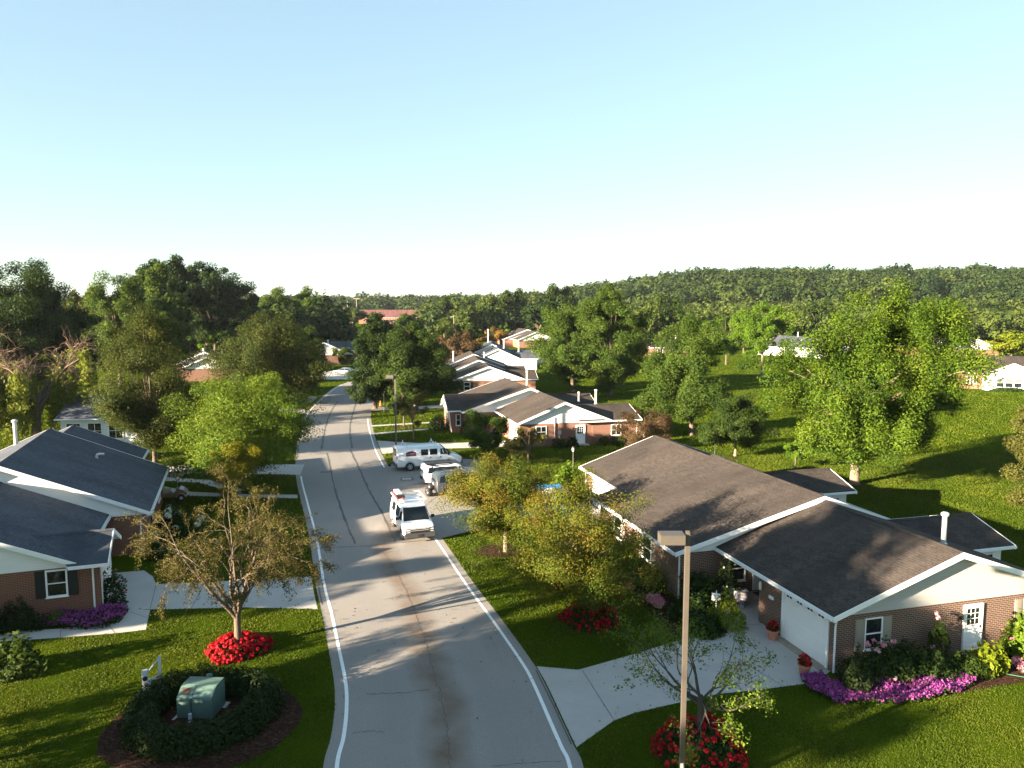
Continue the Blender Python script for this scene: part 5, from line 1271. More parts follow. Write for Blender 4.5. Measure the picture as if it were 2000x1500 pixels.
# ---------------- the left side
px_tree('tall slim dark see-through tree behind the left house', 303, 905, 606, 190, 862, 'column', 'dusky', seed=81, ncl=270, nlv=110, rcl=1.1, ls=.26, tr=.20, nlimb=60, hollow=.25)
px_tree('huge dark tree at the left edge topped by a lighter crown', 48, 800, 496, 205, 760, 'oval', 'deep', seed=82, ncl=260, nlv=130, ls=.48, tr=.45)
px_tree('olive tree whose crown rises behind the slim dark tree', 236, 762, 528, 132, 722, 'oval', 'mid', seed=84, ncl=190, nlv=110, ls=.5, tr=.35)
px_tree('light-topped tree between the olive crown and the dark crowns on the left', 318, 735, 524, 110, 690, 'oval', 'mid', seed=85, ncl=170, nlv=110, ls=.55, tr=.35)
px_tree('tall dark tree at the left skyline with a flat spreading top', 332, 722, 512, 120, 660, 'vase', 'deep', seed=86, ncl=170, nlv=110, ls=.6, tr=.35)
px_tree('broad dark blue-green tree on the left skyline', 422, 712, 517, 138, 670, 'round', 'deep', seed=87, ncl=200, nlv=120, ls=.6, tr=.4)
px_tree('rounded tree at the right end of the left skyline group', 565, 690, 560, 100, 655, 'round', 'mid', seed=88, ncl=130, nlv=110, ls=.65, tr=.35)
px_tree('dark tree tucked left of the rounded skyline tree', 505, 690, 590, 70, 660, 'oval', 'deep', seed=89, ncl=100, nlv=100, ls=.6, tr=.3)
px_tree('dark spreading tree over the left kerb at the bend, nearer trunk', 532, 790, 628, 210, 770, 'broad', 'dusky', seed=90, ncl=260, nlv=110, ls=.36, tr=.26, fork=1.8, lobes=.12)
px_tree('dark spreading tree over the left kerb at the bend, farther trunk', 592, 776, 640, 120, 765, 'broad', 'oak', seed=91, ncl=150, nlv=110, ls=.38, tr=.25, fork=1.8)
px_tree('small bright tree left of the dark spreading tree', 405, 712, 618, 56, 680, 'round', 'bright', seed=92, ncl=60, nlv=90, ls=.5, tr=.2)
px_tree('bright spiky young maple behind the dark spreading tree', 460, 705, 607, 70, 680, 'vase', 'bright', seed=93, ncl=60, nlv=90, ls=.5, tr=.2)
px_tree('pointed dark conifer left of the dark-roofed building', 622, 668, 588, 44, 660, 'cone', 'deep', seed=94, ncl=80, nlv=80, ls=.8, tr=.3, name='conifer')
px_tree('pointed dark conifer nearest the dark-roofed building', 646, 668, 596, 34, 662, 'cone', 'deep', seed=95, ncl=80, nlv=80, ls=.8, tr=.3, name='conifer')
px_tree('young yellow-green tree in front of the dark-roofed building', 673, 672, 630, 34, 663, 'oval', 'bright', seed=96, ncl=40, nlv=80, ls=.5, tr=.12)
px_tree('small tree in front of the slate-blue roof at the end of the road', 668, 712, 676, 50, 706, 'round', 'mid', seed=97, ncl=40, nlv=80, ls=.35, tr=.1)

# weeping willow with a dead top
def willow():
    p = gp(72, 862); rg = np.random.default_rng(77); H = at(72, 655, p.y).z; t = thing('willow_tree', 'weeping willow with a bare dead top and hanging green curtains at the left', 'tree', (p.x, p.y, 0))
    paths = [(np.array([[0, 0, -.1], [.1, 0, 2], [.3, .1, 4.2]]), np.array([.5, .42, .34]))]; tw = []; lp = []
    for i in range(16):
        a = rg.uniform(0, 6.28); ln = rg.uniform(3.0, 5.8); e = np.array([np.cos(a) * ln, np.sin(a) * ln, H * rg.uniform(.62, .86)]); st = np.array([.3, .1, rg.uniform(2.4, 4.2)])
        P, r = limb(rg, st, e, .20, .06, 7, .10, .12); paths.append((P, r))
        for k in range(9):
            b = P[rg.integers(3, 7)]; d = rg.normal(size=3) * np.array([.7, .7, .35]) + np.array([0, 0, .75]); q = b + d * rg.uniform(.8, 1.9); Q, rr_ = limb(rg, b, q, .05, .016, 5, .05, .2); (tw if e[0] > -2.5 or k % 2 else paths).append((Q, rr_))
            for m in range(5): tw.append(limb(rg, Q[rg.integers(1, 5)], Q[-1] + rg.normal(0, .55, 3), .018, .006, 4, .1, .2))
        for k in range(22):
            b = P[rg.integers(2, 7)] + rg.normal(0, .35, 3); n = rg.integers(50, 100); drop = rg.uniform(2.0, max(2.2, b[2] - .3)); s = np.sort(rg.uniform(0, 1, n))
            lp.append(b + np.stack([rg.normal(0, .16, n) + .25 * np.sin(s * 3) * np.cos(a), rg.normal(0, .16, n) + .25 * np.sin(s * 3) * np.sin(a), -s * drop + .3], 1))
    link('trunk', tubes_mesh('trunk', paths, M['bark'], 6), t); tag(link('dead_twigs', tubes_mesh('dead_twigs', tw, M['twig_dead'], 4), t), kind='stuff')
    A = np.concatenate(lp); n = len(A); N = rg.normal(size=(n, 3)) * np.array([1, 1, .3]); link('crown', leaf_mesh('crown', A, N, rg.uniform(.22, .48, n), .5 + rg.normal(0, .22, n), L['willow'], .35), t)
willow()
p = gp(165, 830); tree('low weeping tree under the slim dark tree, right of the willow', (p.x, p.y), 5.6, 3.2, .8, 'dome', 'willow', seed=78, ncl=80, nlv=90, ls=.26, tr=.14)
# trees just outside the frame on the left, whose shadows cross the near road and roof
tree('tall maple beyond the lower left lawn, casting its shade across the near road', (-33, 5.2), 17.5, 5.4, 6.0, 'oval', 'maple', seed=201, ncl=105, nlv=32, ls=.95, tr=.24, hollow=.3)
tree('tall maple beyond the lower left lawn, shading the long brick house roof', (-37, .9), 20.0, 6.3, 6.0, 'round', 'maple', seed=203, ncl=100, nlv=40, ls=.95, tr=.20, hollow=.3)

tree('broad tree beyond the left edge, shading the front of the slate-roofed house', (-45, 19.5), 14, 5.0, 2.5, 'round', 'maple', seed=204, ncl=110, nlv=34, ls=.9, tr=.3, hollow=.3)
tree('small tree beyond the lower left corner, shading the green cabinet', (-20.6, 19.8), 6.6, 3.3, .7, 'round', 'mid', seed=205, ncl=90, nlv=60, ls=.25, tr=.1)

tree('unseen leafy tree added left of the white sun-room house to shade it', (-55, 67.5), 8, 3.8, .8, 'round', 'oak', seed=206, ncl=110, nlv=40, ls=.55, tr=.3)  # out-of-view tree, added to keep the sun off the white house front

# further single trees between the far houses and the wood: shared crowns, each its own place
protos = [('p_round', 'round', 12, 4.8, 2.0), ('p_oval', 'oval', 14, 4.2, 2.0), ('p_broad', 'broad', 11, 5.5, 2.0), ('p_vase', 'vase', 13, 5.0, 2.6)]
def stand(label, bx, by, top, cw, kind, mat, seed, group=None):
    p = gp(bx, by); g = float(ground_z(p.x, p.y)); H = at(bx, top, p.y).z - g; R_ = cw / 2 / FPX * p.y
    k, prof, H0, R0, zb = protos[kind]
    if k not in CACHE:
        rg = np.random.default_rng(900 + kind); C, P, N, S_, T = crown(rg, H0, R0, zb, prof, 120, 75, R0 * .25, .62)
        CACHE[k] = (leaf_mesh('crown', P, N, S_, T, L['mid']), tubes_mesh('trunk', [(np.array([[0, 0, -.2], [0, 0, zb], [0, 0, H0 * .6]]), np.array([.35, .28, .1]))] + [limb(rg, (0, 0, zb + 1), C[i], .12, .03) for i in range(12)], M['bark'], 6), H0, R0)
    tree(label, (p.x, p.y), H, R_, 2, prof, mat, seed=seed, reuse=k)
ST_ = [('tree left of the far white double gable, pale green top', 905, 668, 575, 62, 1, 'wood_b'), ('dark tree behind the light olive tree', 868, 660, 582, 50, 0, 'oak'), ('tree above the little orange tree', 955, 662, 578, 70, 2, 'wood_b'),
       ('deep green tree right of the little orange tree', 1003, 660, 568, 56, 0, 'oak'), ('dark tree whose top meets the left big maple', 1052, 668, 566, 80, 1, 'deep'), ('tree showing above the left big maple crown', 1092, 662, 560, 66, 0, 'oak'),
       ('tree at the right shoulder of the taller big maple', 1268, 682, 590, 70, 2, 'wood_b'), ('dark tree above the half-hidden brown roof', 1302, 676, 582, 64, 0, 'oak'), ('tree right of the half-hidden brown roof', 1342, 686, 600, 60, 1, 'mid'),
       ('tree between the feathery tree and the upright far maple', 1452, 690, 608, 50, 0, 'mid'), ('tree behind the grey-roofed house left of the spreading maple', 1555, 668, 596, 70, 2, 'wood_b'), ('dark tree peeping over the left side of the spreading maple', 1600, 672, 590, 60, 0, 'oak'),
       ('tree right of the spreading maple above the farthest white house', 1850, 650, 585, 80, 0, 'mid'), ('tree behind the russet bush at the far right', 1935, 652, 590, 70, 0, 'oak'), ('tree at the far right edge behind the small grey-roofed house', 1995, 662, 600, 70, 2, 'wood_b'),
       ('russet bush beside the farthest white-gabled house', 1946, 660, 618, 44, 0, 'russet'), ('yellow-green spreading tree behind the right-edge house', 1975, 700, 648, 100, 2, 'yellow'),
       ('tree far down the road left of the red roof', 690, 640, 592, 44, 1, 'wood_b'), ('tree in front of the middle of the red roof', 735, 680, 614, 66, 0, 'oak'), ('light tree right of the red roof', 845, 652, 578, 60, 1, 'wood_b'), ('tree hiding the right end of the red roof', 800, 668, 615, 60, 0, 'mid'),
       ('tree left of the far car park', 590, 672, 590, 50, 1, 'oak'), ('tree at the left edge behind the huge dark tree', 128, 735, 556, 70, 1, 'oak'), ('tree in the gap between the huge dark tree and the olive crown', 172, 712, 570, 66, 0, 'olive'),
       ('tree between the light-topped crown and the bright little tree', 372, 706, 560, 70, 0, 'deep'), ('second dark tree in the left skyline group', 475, 698, 548, 76, 1, 'deep'), ('tree behind the white sun-room house', 140, 790, 640, 90, 0, 'deep')]
for i, (lb, bx, by, tp, cw, kd, mt) in enumerate(ST_): stand(lb, bx, by, tp, cw, kd, mt, 300 + i)

# ---------------- woodland: the far hill and the low ground read as one mass
def woodland():
    rg = np.random.default_rng(5); K = []
    for k in range(5):
        n = 320; d = unit(rg.normal(size=(n, 3))); d[:, 2] = np.abs(d[:, 2]) * 1.25 - .35; ph = rg.uniform(0, 6.28, 3); a = np.arctan2(d[:, 1], d[:, 0])
        r = 1 + .18 * np.sin(3 * a + ph[0] + 3 * d[:, 2]) + .14 * np.sin(5 * a + ph[1] - 4 * d[:, 2]) + .1 * np.sin(11 * d[:, 2] + ph[2])
        K.append((d * (r * rg.uniform(.8, 1.03, n))[:, None], d * .8 + rg.normal(size=(n, 3)) * .45 + np.array([0, 0, .25])))
    def fill(name, label, x0, x1, y0, y1, step, R0, H0, mat, cond, card):
        xs, ys = np.meshgrid(np.arange(x0, x1, step), np.arange(y0, y1, step)); X = xs.ravel() + rg.uniform(-.42, .42, xs.size) * step; Y = ys.ravel() + rg.uniform(-.42, .42, xs.size) * step
        m = cond(X, Y) & (np.abs(X) < .74 * Y + 12); X, Y = X[m], Y[m]; Z = ground_z(X, Y); P, N, S_, T = [], [], [], []
        for x, y, z in zip(X, Y, Z):
            c, nn = K[rg.integers(0, 5)]; s = rg.uniform(.62, 1.1) if rg.uniform() < .7 else rg.uniform(1.1, 1.6); R_ = R0 * s; H = H0 * rg.uniform(.62, 1.12) * (.8 + .25 * s); ang = rg.uniform(0, 6.28); ca, sa = math.cos(ang), math.sin(ang); rot = np.array([[ca, -sa, 0], [sa, ca, 0], [0, 0, 1]])
            hh = min(R_ * 1.05, H * .55); q = (c @ rot.T) * np.array([R_, R_, hh]) + np.array([x, y, z + H - hh]); P.append(q); N.append(nn @ rot.T); S_.append(np.full(len(q), card * s) * rg.uniform(.6, 1.4, len(q))); T.append(.46 + rg.normal(0, .22) + rg.normal(0, .10, len(q)))
        o = link(name, leaf_mesh(name, np.concatenate(P), np.concatenate(N), np.concatenate(S_), np.concatenate(T), L[mat], .8)); tag(o, label, 'woodland', None, 'stuff')
    clear = [(2, 255, 34), (-8, 172, 26), (42, 210, 18), (72, 205, 24), (116, 207, 24), (210, 385, 34), (220, 346, 22), (-32, 188, 26), (-98, 535, 45), (-104, 445, 26), (90, 150, 60), (-115, 450, 16)]
    def free(X, Y):
        m = np.ones(len(X), bool)
        for cx, cy, r in clear: m &= (X - cx) ** 2 + (Y - cy) ** 2 > r * r
        m &= ~((X / Y > -.235) & (X / Y < -.108) & (Y < 525) & (Y > 200))          # open strip towards the red roof
        m &= ~((np.abs(X - 212) < 26) & (Y > 330) & (Y < 400)); return m
    fill('hill_wood', 'dense dark wooded hill along the right horizon', -60, 800, 430, 760, 9.6, 6.0, 16.5, 'wood_a', lambda X, Y: free(X, Y) & (X > (Y - 430) * -.4 - 20), 1.45)
    fill('lower_wood', 'lighter green low wood and thicket below the hill', -30, 420, 262, 432, 8.0, 5.0, 10.5, 'wood_b', lambda X, Y: free(X, Y) & (X > 14), 1.1)
    fill('valley_wood', 'wood filling the middle distance behind the roofs in the centre', -62, 34, 272, 440, 8.5, 5.0, 11.5, 'wood_a', free, 1.25)
    fill('left_wood', 'wood behind the trees on the left', -420, -52, 205, 430, 8.5, 5.2, 14, 'wood_a', free, 1.25)
    fill('far_wood', 'far blue-green wooded ridge in the centre-left distance', -700, 40, 560, 1000, 17, 9.0, 15, 'wood_a', free, 2.3)
woodland()

# ---------------- shrubs, hedges and flowers
def ring_bed(name, label, c, r, n=28, sx=1.0, z=.02, wob=.08, seed=1):
    rg = np.random.default_rng(seed); b = MB(); pts = [(c[0] + math.cos(a) * r * sx * (1 + rg.normal(0, wob)), c[1] + math.sin(a) * r * (1 + rg.normal(0, wob)), z) for a in np.linspace(0, 2 * math.pi, n, endpoint=False)]
    vs = [(c[0], c[1], z + .06)] + pts; b.add(vs, [(0, 1 + i, 1 + (i + 1) % n) for i in range(n)]); o = b.build(name, M['mulch'], smooth=True); return tag(o, label, 'mulch bed', None, None)
ring_bed('mulch_bed', 'round bark mulch patch under the yellow and orange tree', (-.7, 42.8), 1.25, sx=1.15)
ring_bed('mulch_bed', 'mulch ring round the small forked tree on the rear lawn', (20.4, 70.1), 1.1)
ring_bed('mulch_bed', 'mulch ring under the nearer slim verge tree', (-11.6, 78.4), .9, sx=1.4)
ring_bed('mulch_bed', 'mulch ring under the farther slim verge tree', (-12.6, 87.2), .9, sx=1.4)
ring_bed('mulch_bed', 'mulch ring under the short green tree by the second house drive', (-2.2, 69.8), .8, sx=1.3)
ring_bed('mulch_bed', 'big oval mulch bed around the green cabinet on the left lawn', (-10.55, 24.6), 3.0, 40, 1.08, .02, .03)
def hedge_ring():
    rg = np.random.default_rng(8); P, N = [], []
    for k in range(30):
        a = k / 30 * 2 * np.pi; rr_ = 1.92 + .10 * math.sin(3 * a); cx, cy = math.cos(a) * rr_ * 1.05, math.sin(a) * rr_; h = .92 + .1 * (math.sin(a) > 0) + rg.normal(0, .06)
        if -.15 < a - 4.6 < .12: h *= .75
        n = 1100; d = unit(rg.normal(size=(n, 3))); d[:, 2] = np.abs(d[:, 2]) - .1; r = rg.uniform(.7, 1.02, n) * (1 + .12 * np.sin(7 * d[:, 0] + k))
        P.append(d * r[:, None] * np.array([.72, .70, h]) + np.array([cx, cy, .05])); N.append(d + rg.normal(size=(n, 3)) * .5)
    P = np.concatenate(P); P[:, 2] = np.maximum(P[:, 2], .02); n = len(P)
    o = link('hedge', leaf_mesh('hedge', P, np.concatenate(N), rg.uniform(.05, .12, n), .5 + rg.normal(0, .22, n), L['box'])); o.location = (-10.75, 25.0, 0); tag(o, 'ring of low dark clipped hedge around the green cabinet', 'hedge')
hedge_ring()
def bed(label, c, r, h, seed, bn=170, bs=.16, mat='red', sy=1.0):
    return shrub(label, c, r, r * sy, h, 'shrub', 2600, .11, 'flower_bed', 'flower bed', None, seed, blossom=[(mat, bn, bs)], lump=.07)
bed('ring of bright red flowers around the half-bare brown tree', (-11.35, 30.2), 1.22, .42, 91, 330, .17)
bed('large dark red flower mound around the thin tree by the street lamp', (6.0, 22.9), 1.38, .85, 92, 330, .15)
bed('dark red flower bed under the green and amber leaning tree', (3.55, 33.1), 1.30, .75, 93, 200, .15)
for i, r_ in enumerate(POTS):
    rg = np.random.default_rng(60 + i); n = 420; d = unit(rg.normal(size=(n, 3))); d[:, 2] = np.abs(d[:, 2]); P = d * np.array([.24, .24, .30]) * rg.uniform(.5, 1, n)[:, None] + np.array([0, 0, .42])
    link('foliage', leaf_mesh('foliage', P, d + rg.normal(size=(n, 3)) * .4, rg.uniform(.05, .1, n), .5 + rg.normal(0, .2, n), L['shrub']), r_)
    q = flower_cards(rg, .25, .25, .34, 46, .10, .05, np.zeros(4)); link('blossoms', leaf_mesh('blossoms', q[0] + np.array([0, 0, .40]), q[1], q[2], q[3] - .15, L['red'], .9), r_)
def carpet(label, poly, h, bmat, seed, dens=55, fd=40, bs=.09):
    """low flowering ground cover inside a polygon"""
    rg = np.random.default_rng(seed); poly = np.array(poly, float); lo, hi = poly.min(0), poly.max(0); ar = np.prod(hi - lo); n = int(ar * dens * 8)
    q = rg.uniform(lo, hi, (n, 2)); q = q[inside(q, poly)]; n = len(q); z = h * rg.uniform(.1, 1, n) * (.75 + .35 * np.sin(q[:, 0] * 3.1) * np.cos(q[:, 1] * 2.7)); c0 = poly.mean(0)
    t = thing('flower_border', label, 'flower bed', (c0[0], c0[1], 0)); P = np.column_stack([q - c0, z])
    link('foliage', leaf_mesh('foliage', P, rg.normal(size=(n, 3)) + np.array([0, 0, .8]), rg.uniform(.06, .13, n), .5 + rg.normal(0, .2, n), L['shrub']), t)
    m = int(ar * fd * 6); f = rg.uniform(lo, hi, (m, 2)); f = f[inside(f, poly)]; m = len(f); k = np.repeat(np.arange(m), 3)
    B = np.column_stack([f[k] - c0, h * (.72 + .36 * np.sin(f[k][:, 0] * 3.1) * np.cos(f[k][:, 1] * 2.7)) + rg.uniform(-.06, .07, len(k))]) + rg.normal(0, .025, (len(k), 3))
    link('blossoms', leaf_mesh('blossoms', B, rg.normal(size=(len(k), 3)) + np.array([0, -.5, .9]), bs * rg.uniform(.6, 1.3, len(k)), .5 + np.repeat(rg.normal(0, .25, m), 3), L[bmat], .9), t)
def inside(q, poly):
    x, y = q[:, 0], q[:, 1]; r = np.zeros(len(q), bool); j = len(poly) - 1
    for i in range(len(poly)):
        xi, yi = poly[i]; xj, yj = poly[j]
        c = ((yi > y) != (yj > y)) & (x < (xj - xi) * (y - yi) / (yj - yi + 1e-12) + xi); r ^= c; j = i
    return r
carpet('long curved border of purple-pink flowers in front of the near house shrubs', G((1562, 1326), (1580, 1352), (1640, 1378), (1720, 1378), (1800, 1374), (1870, 1356), (1905, 1338), (1890, 1322), (1800, 1330), (1730, 1336), (1660, 1346), (1618, 1338), (1605, 1318)), .30, 'purple', 101, 75, 46, .075)
carpet('purple and pink flower border under the left house window', G((70, 1226), (150, 1232), (210, 1228), (236, 1216), (252, 1194), (240, 1182), (214, 1178), (196, 1196), (130, 1200), (100, 1204)), .34, 'purple', 102, 75, 15, .08)
carpet('small clump of pink flowers at the corner of the long house planting', G((1262, 1186), (1290, 1196), (1300, 1186), (1288, 1174), (1266, 1174)), .35, 'pink', 103, 60, 60, .10)
carpet('little patch of pink flowers at the right edge by the lawn', G((1972, 1302), (2000, 1318), (2012, 1302), (1990, 1292)), .25, 'pink', 104, 60, 50, .10)
HL = lambda t, s: tuple(a1(O1, A1, t, s))
shrub('dark clipped upright shrub at the near right corner of the garage', HL(.35, -1.05), .72, .62, 1.55, 'box', 3200, .10)
shrub('rose bush with large pale pink blooms left of the near window', HL(1.75, -.75), .85, .6, 1.45, 'shrub', 2000, .13, 'rose_bush', 'shrub', blossom=[('pink', 13, .24)])
shrub('dark shrub under the near gable window with one orange bloom', HL(2.9, -.6), .8, .6, 1.35, 'shrub', 2000, .13, blossom=[('orange', 1, .22)])
shrub('low dark shrub between the roses and the tall rose', HL(3.9, -.8), .95, .75, 1.0, 'shrub', 2400, .12)
shrub('tall climbing rose with pink blooms beside the back door lamp', HL(4.75, -.15), .42, .3, 1.9, 'oak', 1400, .12, 'rose_bush', 'shrub', blossom=[('pink', 5, .2)])
shrub('low spreading shrub under the back door wall', HL(5.2, -1.0), .95, .7, .85, 'oak', 2000, .12)
shrub('yellow-edged leafy shrub in front of the back door', HL(6.35, -1.0), .7, .6, 1.0, 'yellow', 700, .24)
shrub('light green rose bush with big pale blooms right of the back door', HL(8.9, -.5), .95, .8, 1.75, 'lime', 2000, .18, 'rose_bush', 'shrub', blossom=[('pink', 10, .26)])
shrub('dense shrub against the brick pier of the long house', HL(-1.3, 8.0), .9, .8, 1.5, 'shrub', 2600, .12)
shrub('tall flowering shrub with small white blooms by the front door', HL(.1, 7.7), .7, .6, 1.9, 'oak', 1500, .12, blossom=[('white', 24, .10)])
shrub('broad dark shrub in the porch bed', HL(-2.3, 6.4), 1.1, .9, 1.15, 'shrub', 2800, .12)
shrub('yellow-green shrub at the corner of the porch walk', HL(-1.35, 5.3), .85, .75, 1.3, 'yellow', 1900, .11)
shrub('low shrub below the garden sign', HL(-2.6, 5.0), .9, .7, .7, 'shrub', 1800, .12)
for k, s in enumerate((10.4, 12.2, 14.4, 16.6)): shrub('dark foundation shrub along the street wall of the long brick house', HL(-2.6, s), .85, .9, 1.05, 'shrub', 2000, .13, group='foundation shrubs along the long brick house')
shrub('bright bushy shrub at the far corner of the long brick house', HL(-.7, 28.6), 1.3, 1.2, 2.3, 'lime', 2200, .24)
b = MB(); b.poly([(*HL(t, s), .019) for t, s in ((.4, .33), (9.8, .33), (9.6, -1.9), (6.5, -2.1), (3.0, -2.2), (.6, -2.0), (-.2, -1.0))]); tag(b.build('mulch_bed', M['mulch']), 'strip of mulch under the shrubs along the near gable wall', 'mulch bed')
b = MB(); b.poly([(*HL(t, s), .016) for t, s in ((-.5, 8.6), (-2.1, 8.7), (-2.15, 19), (-3.6, 19), (-3.9, 8), (-4.2, 5.2), (-2.9, 4.4), (-1.6, 4.7), (-1.3, 6.6), (-.9, 8.2))]); tag(b.build('mulch_bed', M['mulch']), 'dark planting bed along the street wall of the long brick house', 'mulch bed')
LH = lambda t, s: tuple(a1(OL, AL, t, s))
shrub('dark rose bush with a few pink blooms at the left garage corner', LH(-1.0, -7.6), .6, .5, 1.7, 'shrub', 1900, .11, 'rose_bush', 'shrub', blossom=[('pink', 12, .12)])
shrub('big dark rounded shrub under the shutters of the left house', LH(-4.5, -9.2), 1.0, .7, 1.2, 'box', 2600, .10)
shrub('second dark shrub at the wall of the left house, further left', LH(-6.0, -9.1), .9, .7, 1.1, 'box', 2400, .10)
shrub('small bright green mound beside the dark wall shrubs', LH(-3.1, -9.0), .42, .4, .5, 'lime', 700, .08)
shrub('leafy bush with a few pale blooms at the left edge by the walk', LH(-5.75, -10.9), .55, .5, 1.5, 'oak', 900, .15, blossom=[('pink', 4, .12)])
shrub('dark bush at the left edge of the lawn', (-19.3, 28.2), 1.0, .9, 1.3, 'oak', 1100, .2)
shrub('hydrangea with large round greenish white heads beside the left house', LH(1.0, 3.2), 1.5, 1.3, 1.55, 'shrub', 3400, .15, 'hydrangea', 'shrub', blossom=[('white', 16, .44)])
shrub('low dark shrub by the left house entrance', LH(.7, -1.0), .9, .8, .9, 'shrub', 1500, .13)
pH = lambda t, s: tuple(a1(O2, A2, t, s))
for (t, s, r, h) in ((4.2, -.7, .8, .95), (5.6, -.6, .6, .9)): shrub('rounded dark shrub left of the white back door of the orange brick house', pH(t, s), r, r * .8, h, 'shrub', 900, .16, group='shrubs left of the white back door')
for (t, s, r, h) in ((9.0, -.6, .7, .8), (10.6, -.7, .9, .9), (12.0, -.7, .7, .7)): shrub('low shrub on the right of the white back door of the orange brick house', pH(t, s), r, r * .8, h, 'oak', 900, .16, group='shrubs right of the white back door')
shrub('yellow-green bush at the right corner of the orange brick house', pH(14.2, -1.0), 1.3, 1.0, 1.0, 'yellow', 1100, .2)
shrub('big dark shrub by the entrance of the orange brick house', pH(-2.6, 9.0), 1.5, 1.2, 1.9, 'oak', 1800, .2); shrub('rounded dark shrub left of the entrance of the orange brick house', pH(-5.8, 13.0), 1.2, 1.1, 1.5, 'shrub', 1500, .2)
shrub('low bush in front of the garage of the orange brick house', pH(-.6, -.4), 1.0, .8, 1.0, 'olive', 900, .18)
p = gp(554, 786); shrub('round dark ball-shaped bush under the dark spreading tree, left of the post box', (p.x, p.y), 1.5, 1.3, 1.9, 'box', 1500, .24); p = gp(581, 786); shrub('round dark ball-shaped bush under the dark spreading tree, right of the post box', (p.x, p.y), 1.5, 1.3, 1.9, 'box', 1500, .24)
for (x0, x1, lb) in ((77.6, 83.5, 'low dark foundation hedge under the three windows'), (85, 91, 'clipped green hedge right of the three windows at the right edge')): shrub(lb, ((x0 + x1) / 2, 122.8), (x1 - x0) / 2, .8, .62 if x0 < 80 else 1.3, 'shrub' if x0 < 80 else 'mid', 2200, .3, 'hedge', 'hedge', lump=.05)
p = gp(775, 842); shrub('dark shrub at the verge behind the slim sparse trees', (p.x - 2, p.y + 16), 1.6, 1.4, 1.6, 'shrub', 1200, .25)
shrub('patch of low shrubs at the foot of the house beyond the left drive', (-36, 69), 2.4, 1.6, 1.3, 'oak', 1600, .25)

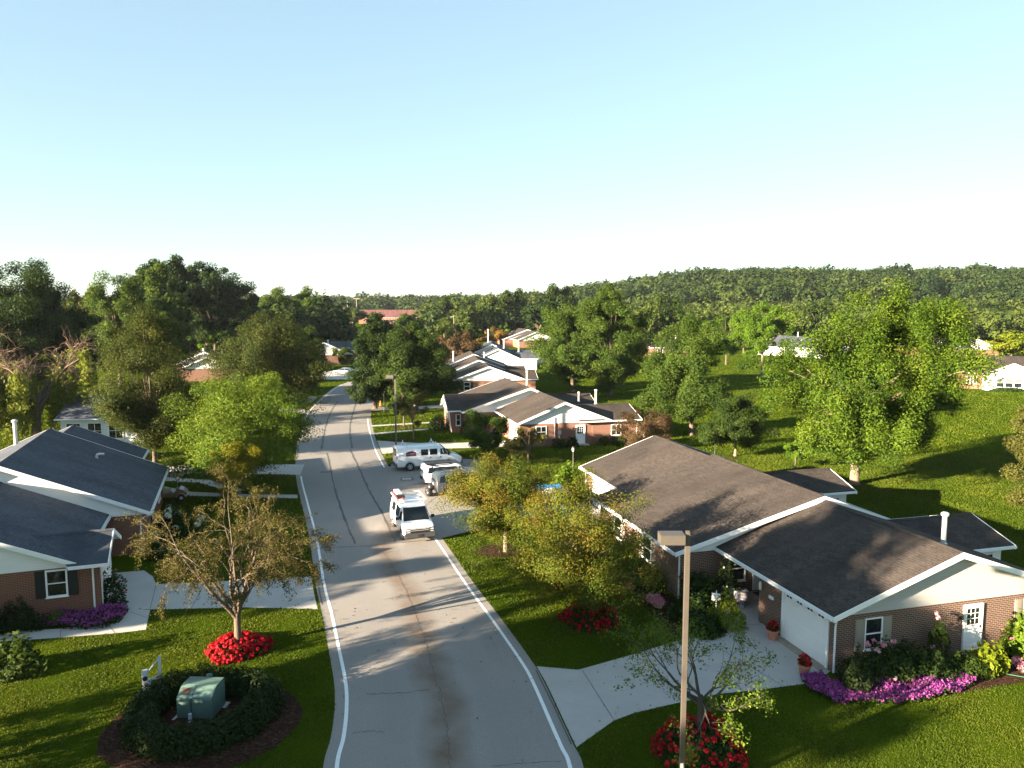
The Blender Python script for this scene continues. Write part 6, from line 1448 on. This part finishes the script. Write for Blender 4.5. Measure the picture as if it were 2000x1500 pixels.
# ---------------- grass: uncountable blades on the near lawns
def grass():
    rg = np.random.default_rng(2); n = 1350000
    y = np.where(rg.uniform(0, 1, n) < .68, 21 + 50 * rg.uniform(0, 1, n) ** 1.5, 60 + 160 * rg.uniform(0, 1, n) ** 1.35); x = rg.uniform(-1, 1, n) * (y * .70 + 1.5); q = np.column_stack([x, y]); bad = np.zeros(n, bool)
    road = np.concatenate([np.array(ROAD_L), np.array(ROAD_R)[::-1]])
    for poly in [road, np.array([np.array(p) for p in APRON])] + [np.array([np.array(p) for p in v]) for v in DRV.values()]: bad |= inside(q, poly)
    for (O, A, t0, t1, s0, s1) in ((O1, A1, -1.9, 14.1, .3, 27.4), (OL, AL, -20, -.4, -8.2, 20.6), (O2, A2, -5, 13, .3, 22), ((-9.1, 117.3), .12, -2, 13, 0, 30), ((-43.6, 76.2), .15, -3, 9, 0, 10), ((-7.6, 162), .05, -2, 12, 0, 26), ((36.8, 203), .1, 0, 14, 0, 11), ((80, 196), .45, -3, 13, 0, 20), ((77.6, 124.4), -.3, -3, 26, 0, 15), ((-60.5, 138), .3, -2, 12, 0, 20), ((-37.5, 178), .36, -14, 0, 0, 20)):
        d = q - np.array(O); t = d @ np.array([math.cos(A), math.sin(A)]); s = d @ np.array([-math.sin(A), math.cos(A)]); bad |= (t > t0) & (t < t1) & (s > s0) & (s < s1)
    d = q - np.array(O1); t = d @ np.array([math.cos(A1), math.sin(A1)]); s = d @ np.array([-math.sin(A1), math.cos(A1)]); bad |= (t > -.2) & (t < 9.7) & (s > -2) & (s < .4); bad |= (t > -4) & (t < .4) & (s > 4.6) & (s < 19)
    bad |= ((x + 10.55) / 3.2) ** 2 + ((y - 24.6) / 2.95) ** 2 < 1; bad |= (x + .7) ** 2 + (y - 42.8) ** 2 < 1.3
    q = q[~bad]; n = len(q); h = rg.uniform(.024, .060, n) * (1 + .3 * np.sin(q[:, 0] * 1.7) * np.sin(q[:, 1] * 1.3)) * np.clip(q[:, 1] / 30, .85, 2.7); w = h * rg.uniform(.28, .5, n); a = rg.uniform(0, 6.28, n); le = rg.normal(0, .6, (n, 2)) * h[:, None]
    V = np.zeros((n, 3, 3)); V[:, 0, 0] = q[:, 0] - np.cos(a) * w; V[:, 0, 1] = q[:, 1] - np.sin(a) * w; V[:, 1, 0] = q[:, 0] + np.cos(a) * w; V[:, 1, 1] = q[:, 1] + np.sin(a) * w; V[:, 2, :2] = q + le; V[:, 2, 2] = h
    me = bpy.data.meshes.new('grass'); me.vertices.add(3 * n); me.vertices.foreach_set('co', V.ravel()); me.loops.add(3 * n); me.loops.foreach_set('vertex_index', np.arange(3 * n, dtype=np.int32)); me.polygons.add(n); me.polygons.foreach_set('loop_start', np.arange(0, 3 * n, 3, dtype=np.int32))
    try: me.polygons.foreach_set('loop_total', np.full(n, 3, dtype=np.int32))
    except Exception: pass
    t_ = .42 + .16 * np.sin(q[:, 0] * .9 + np.sin(q[:, 1] * .7)) + rg.normal(0, .15, n); a_ = me.attributes.new('tint', 'FLOAT', 'FACE'); a_.data.foreach_set('value', np.clip(t_, 0, 1).astype(np.float32)); me.materials.append(L['grass']); me.update(calc_edges=True)
    tag(link('grass', me), 'short mown grass blades of the near lawns', 'grass', None, 'stuff')
grass()

def fallen_leaves():
    rg = np.random.default_rng(12); P = []
    for (x, y, sx, n) in ((-11.35, 30.2, 2.6, 260), (3.35, 33.4, 2.6, 420), (-.4, 42.6, 2.6, 380), (6, 23, 2.2, 200), (-2.5, 36, 4.0, 160), (0, 30, 5.0, 120)):
        P.append(np.column_stack([x + 1.0 + rg.normal(0, sx, n), y + rg.normal(0, sx, n), rg.uniform(.012, .06, n)]))
    P = np.concatenate(P); d = P[:, :2] - np.array(O1); t = d @ np.array([math.cos(A1), math.sin(A1)]); s = d @ np.array([-math.sin(A1), math.cos(A1)]); P = P[~((t > -2) & (s > .3))]
    n = len(P); N = rg.normal(0, .25, (n, 3)) + np.array([0, 0, 1]); tag(link('fallen_leaves', leaf_mesh('fallen_leaves', P, N, rg.uniform(.05, .11, n), rg.uniform(.2, 1, n), L['autumn'], .7)), 'scattered fallen leaves on the near lawns and road', 'leaves', None, 'stuff')
fallen_leaves()

# ---------------- the air: faint haze over the whole scene
hz = NT('air'); hz.t.nodes.remove(hz.b); vol = hz.t.nodes.new('ShaderNodeVolumePrincipled')
vol.inputs['Color'].default_value = (.80, .88, 1.0, 1); vol.inputs['Density'].default_value = 0.00005; vol.inputs['Anisotropy'].default_value = .2
hz.l(vol.outputs[0], hz.o.inputs['Volume'])
b = MB(); b.box((0, 1600, 27.5), (4380, 3960, 61)); o = b.build('haze', hz.m); tag(o, 'thin bluish haze in the air over the distance', 'haze', None, 'stuff')
